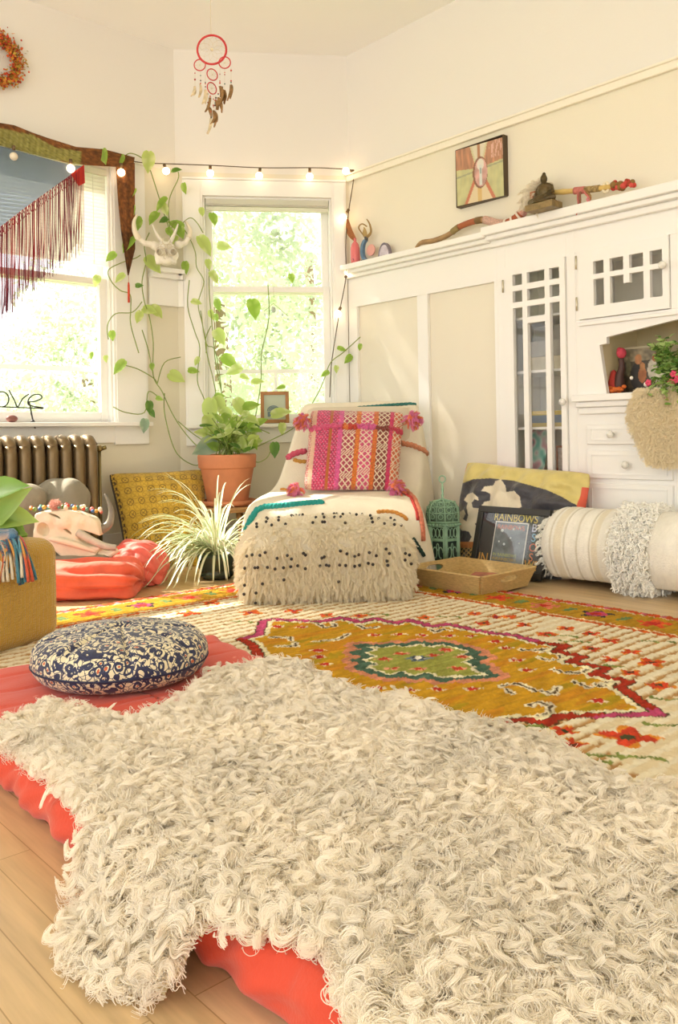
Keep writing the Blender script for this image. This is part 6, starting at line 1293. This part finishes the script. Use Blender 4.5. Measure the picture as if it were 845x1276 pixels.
O('frame', MB().box(nx_-.004, nx_+.006, a1.y-.004, a0.y+.004, a0.z, a0.z+.008).box(nx_-.004, nx_+.006, a0.y, a0.y+.006, z0_, a0.z).box(nx_-.004, nx_+.006, a1.y-.006, a1.y, z0_, a0.z), mat('pale_frame', 'B8AD8E', .5), ph)
fx = XR+.05; fg = gp(772, 490, fx); fg.z = z0_
fi = T('bird_figure', 'slim dark figure with red head and skirt at the left of the niche', 'figurine', fg)
f2 = lambda u, v: onx(u, v, fx)
O('body', MB().tube(smooth_path([(fg.x, fg.y, z0_), f2(772, 470), f2(775, 458), f2(774, 447)], 5), [.026, .027, .026, .024, .022, .02, .018, .016, .015, .014, .014, .013, .012, .012, .012, .012], 12), mat('dark_figure', '4E3430', .6), fi, smooth=True)
O('head', MB().ball(f2(774.5, 440), .022, (1, 1, 1.1), 14).ball(f2(772, 436), .012, n=10), mat('red_head', 'CF4658', .7, .6, 80), fi, smooth=True)
O('red_skirt', MB().lathe([(.04, 0), (.03, .03), (.012, .1), (.0, .11)], (fg.x, f2(765, 480).y, z0_), 16), mat('red_skirt', 'B0382F', .8, .5, 60), fi, smooth=True)
for (u, v, k) in ((762, 485, 'left'), (772, 486, 'right')):
    mb = MB(); c = onx(u, v, fx-.04); c.z = z0_+.018
    for i in range(9): mb.ball(c+Vector((random.uniform(-.012, .012), random.uniform(-.02, .02), random.uniform(-.008, .014))), .011, (1, 1, .8), 8)
    tag(O('orange_flower', mb, mat('orange_petals', 'D9702E', .7, var=.2, vs=60), smooth=True), 'orange dried flower head at the foot of the dark figure, %s one' % k, 'flower', 'orange flowers in the niche')
fp = gp(832, 492, XF+.02); fp.z = NZ0+.002
pl = T('flowering_plant', 'small leafed green plant with pink flowers standing in the niche opening', 'potted plant', fp)
O('pot', MB().lathe([(0, 0), (.04, 0), (.052, .07), (.047, .07), (.044, .05), (0, .05)], fp, 24), mat('white_pot', 'E4DDCB', .4), pl, smooth=True)
mb = MB(); st2 = MB(); fl_ = MB()
for i in range(80):
    if i < 64: b = onx(random.uniform(812, 872), random.uniform(422, 485), XF+random.uniform(-.05, .06))
    else: b = onx(random.uniform(806, 868), random.uniform(480, 500), XF-random.uniform(.06, .10))
    a = fp+Vector((0, 0, .05)); pth = smooth_path([a, a.lerp(b, .5)+Vector((-.01, 0, .03)), b], 5); st2.tube(pth, .0013, 4, cap=False)
    for k in range(11):
        c = pth[min(len(pth)-1, 2+k % 9)]+Vector([random.gauss(0, .011) for _ in range(3)]); an = random.uniform(0, 6.3)
        leafmesh(mb, c, random.uniform(.018, .03), (math.cos(an), math.sin(an), random.uniform(-.3, .8)), (-1+random.random(), random.uniform(-.5, .5), .7), random.choice(['86AE50', 'A4C66A', '5E8A3A', 'BAD484']), None)
for (u, v) in ((839, 466), (843, 474), (836, 476), (845, 470), (808, 477), (830, 498), (860, 450)):
    c = onx(u, v, XF-.06)
    fl_ = MB()
    for k in range(5): a = k*2*PI/5; fl_.ball(c+Vector((0, .008*math.cos(a), .008*math.sin(a))), .007, (.5, 1, 1), 8)
    O('flower', fl_, mat('pink_petals', 'D9486A', .6), pl, smooth=True)
O('leaves', mb, mat('small_leaf', 'FFFFFF', .5, vc=True, trans=.3), pl, smooth=True, fix=False); O('stems', st2, STM, pl)
O('white_flowers', MB().ball(onx(787, 471, XF-.03), .008, (.6, 1, 1), 10).ball(onx(805, 479, XF-.05), .01, (.6, 1, 1), 10), mat('white_petals', 'EFE6DC', .6), pl, smooth=True)
# small sheepskin hanging from the ledge
ol = [(800,480),(792,490),(783,505),(781,520),(786,535),(795,545),(799,555),(803,565),(812,577),(830,583),(850,580),(880,575),(905,540),(910,500),(890,482)]
ow = [(onx(u, v, XF-.06).y, onx(u, v, XF-.06).z) for u, v in ol]
hsk = T('hanging_sheepskin', 'small beige sheepskin hanging from the cabinet ledge over the drawers', 'sheepskin', (XF-.06, ow[3][0], ow[9][1]))
yy_, zz2 = np.meshgrid(np.arange(min(p[0] for p in ow), max(p[0] for p in ow), .006), np.arange(min(p[1] for p in ow), NZ0+.012, .006), indexing='ij'); Qh = np.stack([yy_.ravel(), zz2.ravel()], 1); ki = inpoly(Qh, ow).reshape(yy_.shape)
idx = -np.ones(ki.shape, int); idx[ki] = np.arange(ki.sum()); xx = XF-.062-.012*np.sin(yy_*30)-.01*np.clip((NZ0-.05-zz2)*8, 0, 1)
V = np.stack([xx[ki], yy_[ki], zz2[ki]], 1); a, b, c_, d = idx[:-1, :-1], idx[1:, :-1], idx[1:, 1:], idx[:-1, 1:]; ok = (a >= 0) & (b >= 0) & (c_ >= 0) & (d >= 0); fs = np.stack([a[ok], b[ok], c_[ok], d[ok]], 1)
BG = mat('beige_fleece', 'FFF6DF', .95, sheen=.2, trans=.45)
hd = O('hide', MB().add(V.tolist(), fs.tolist()), BG, hsk, smooth=True, fix=False); hd.modifiers.new('s', 'SOLIDIFY').thickness = .008
O('ledge_fold', MB().box(XF-.062, XF+.0, ow[-1][0], ow[0][0]-.0, NZ0+.002, NZ0+.012), BG, hsk, bevel=.004)
k = rng.choice(len(V), 6500); wool('fleece', V[k]+rng.normal(size=(6500, 3))*[0, .003, .003], np.tile([-1., 0, 0], (6500, 1)), BG, hsk, L=.022, lock=.003, per=5, K=5, curl=.002, r=.0011, lean=.45, lf=np.array([0, 0, -.5]), droop=.2)
# ================================================================== things on the sills
yw = YL-.045; zs = LZ0
wl = T('wire_word', 'black wire lettering on a stem, standing on the left window sill', 'ornament', ony(41, 534, yw))
wp = lambda u, v: ony(u, v, yw)
base = wp(41, 534); base.z = zs
WR = mat('black_wire', '2A2622', .4)
mb = MB().tube(smooth_path([wp(-30, 507), wp(0, 507), wp(30, 508), wp(54, 509)], 4), .0035, 6)
mb.tube([wp(2+9*math.cos(a), 497.5+9.5*math.sin(a)) for a in np.linspace(0, 2*PI, 18, endpoint=False)], .0035, 6, close=True)
mb.tube(smooth_path([wp(11, 486), wp(18, 499), wp(22, 507), wp(28, 497), wp(36, 491)], 4), .0035, 6)
mb.tube(smooth_path([wp(35, 501), wp(44, 500), wp(52, 496), wp(50, 492), wp(42, 492), wp(36, 497), wp(35, 503), wp(40, 506), wp(54, 508)], 4), .0035, 6)
mb.tube([wp(38, 508), wp(39, 515), wp(42, 528), base], .004, 6).tube([wp(36, 500), wp(38, 508)], .0035, 6).tube([wp(39, 515), wp(44, 534)], .0025, 6)
O('lettering', mb, WR, wl, smooth=True); O('foot', MB().lathe([(0, 0), (.014, 0), (.006, .012), (0, .013)], base, 12), WR, wl, smooth=True)
b2 = wp(15, 533); b2.z = zs+.018; rk = O('pebble', MB().ball(b2, .03, (1, .6, .6), 12), mat('red_stone', '8A5A50', .6, .3, 30, .2, 20), smooth=True); tag(rk, 'small dark red stone on the left window sill', 'stone')
off = .06; a0, a1, b0_ = ond(326, 488, .05), ond(358, 488, .05), ond(326, 530, off); b0_.z = max(DZ0+.001, min(b0_.z, 2)); sc_ = DZ0+.002
pfm = T('framed_print', 'oak framed small print standing on the centre window sill', 'picture frame', b0_)
U = (a1-a0).normalized(); Wf = (a1-a0).length; Hf = a0.z-sc_; MFm = Matrix(((U.x, 0, -DN.x, a0.x), (U.y, 0, -DN.y, a0.y), (0, 1, 0, sc_), (0, 0, 0, 1)))
OAK = mat('oak_frame', 'B07A48', .5, .1, 60, .15, 20)
O('frame', MB().box(-.008, .012, 0, Hf, 0, .014, MFm).box(Wf-.012, Wf+.008, 0, Hf, 0, .014, MFm).box(.012, Wf-.012, 0, .02, 0, .014, MFm).box(.012, Wf-.012, Hf-.02, Hf, 0, .014, MFm), OAK, pfm, bevel=.002)
O('print', MB().box(.012, Wf-.012, .02, Hf-.02, .003, .006, MFm), mat('pale_green_print', 'BFC6B0', .6), pfm)
mb = MB()
for k in range(4): mb.tube([MFm@Vector((Wf*.45+(.014+.007*k)*math.cos(a), Hf*.38+(.012+.006*k)*math.sin(a), .007)) for a in np.linspace(.2, PI, 10)], .0022, 5)
mb.box(Wf*.22, Wf*.62, Hf*.2, Hf*.36, .006, .0075, MFm); O('blue_wave_drawing', mb, mat('blue_grey_ink', '6E8490', .6), pfm)
sc1 = ond(341, 352, .04); sn = T('suncatcher', 'small wire and crystal suncatcher hanging at the centre window sash', 'suncatcher', sc1)
O('wire', MB().tube([ond(341, 352, .04), ond(341, 378, .04)], .0008, 4).tube([ond(329, 388, .04), ond(341, 378, .04), ond(352, 388, .04), ond(359, 394, .04)], .0015, 5), mat('copper_wire', 'A08A60', .4, metal=.6), sn)
for (u, v, r) in ((341, 386, .014), (330, 392, .006), (352, 392, .007), (359, 398, .006)): O('crystal', MB().ball(ond(u, v, .04), r, (1, 1, 1.3), 8), mat('crystal', 'DCE0E0', .05, spec=.9, trans=.4), sn)
# ================================================================== light, sky, camera
w = bpy.data.worlds.new('sky'); SC.world = w; w.use_nodes = True; nt = w.node_tree; bg = nt.nodes['Background']; L = nt.links.new
tc = nt.nodes.new('ShaderNodeTexCoord'); sp = nt.nodes.new('ShaderNodeSeparateXYZ'); L(tc.outputs['Generated'], sp.inputs[0]); rp_ = nt.nodes.new('ShaderNodeValToRGB'); L(sp.outputs['Z'], rp_.inputs[0])
rp_.color_ramp.elements[0].position = 0; rp_.color_ramp.elements[0].color = (1.0, .975, .94, 1); rp_.color_ramp.elements[1].position = .8; rp_.color_ramp.elements[1].color = (.86, .93, 1.0, 1)
L(rp_.outputs[0], bg.inputs[0]); bg.inputs['Strength'].default_value = 2.6
sun = bpy.data.lights.new('sun', 'SUN'); sun.energy = 16; sun.angle = math.radians(.8); sun.color = (1, .92, .78); so = bpy.data.objects.new('sun', sun); COL.objects.link(so)
EL = math.radians(42); sd_v = Vector((.40, -.9, 0)).normalized()*math.cos(EL)-Vector((0, 0, math.sin(EL))); so.rotation_euler = sd_v.to_track_quat('-Z', 'Y').to_euler()
cam = bpy.data.cameras.new('camera'); co = bpy.data.objects.new('camera', cam); COL.objects.link(co); SC.camera = co
cam.sensor_width = 36; cam.lens = FPX/1276*36; cam.shift_y = -(638-PPY)/1276; cam.clip_start = .02
UPV = Vector((0, 0, 1)); r_c = RT*math.cos(RO)-UPV*math.sin(RO); u_c = RT*math.sin(RO)+UPV*math.cos(RO)
co.matrix_world = Matrix(((r_c.x, u_c.x, -FW.x, 0), (r_c.y, u_c.y, -FW.y, 0), (r_c.z, u_c.z, -FW.z, H), (0, 0, 0, 1)))
SC.view_settings.view_transform = 'Standard'; SC.view_settings.look = 'None'; SC.view_settings.gamma = 1; SC.view_settings.exposure = -0.02; SC.view_settings.use_curve_mapping = False
for o in list(bpy.data.objects):
    if '_c' in o: del o['_c']
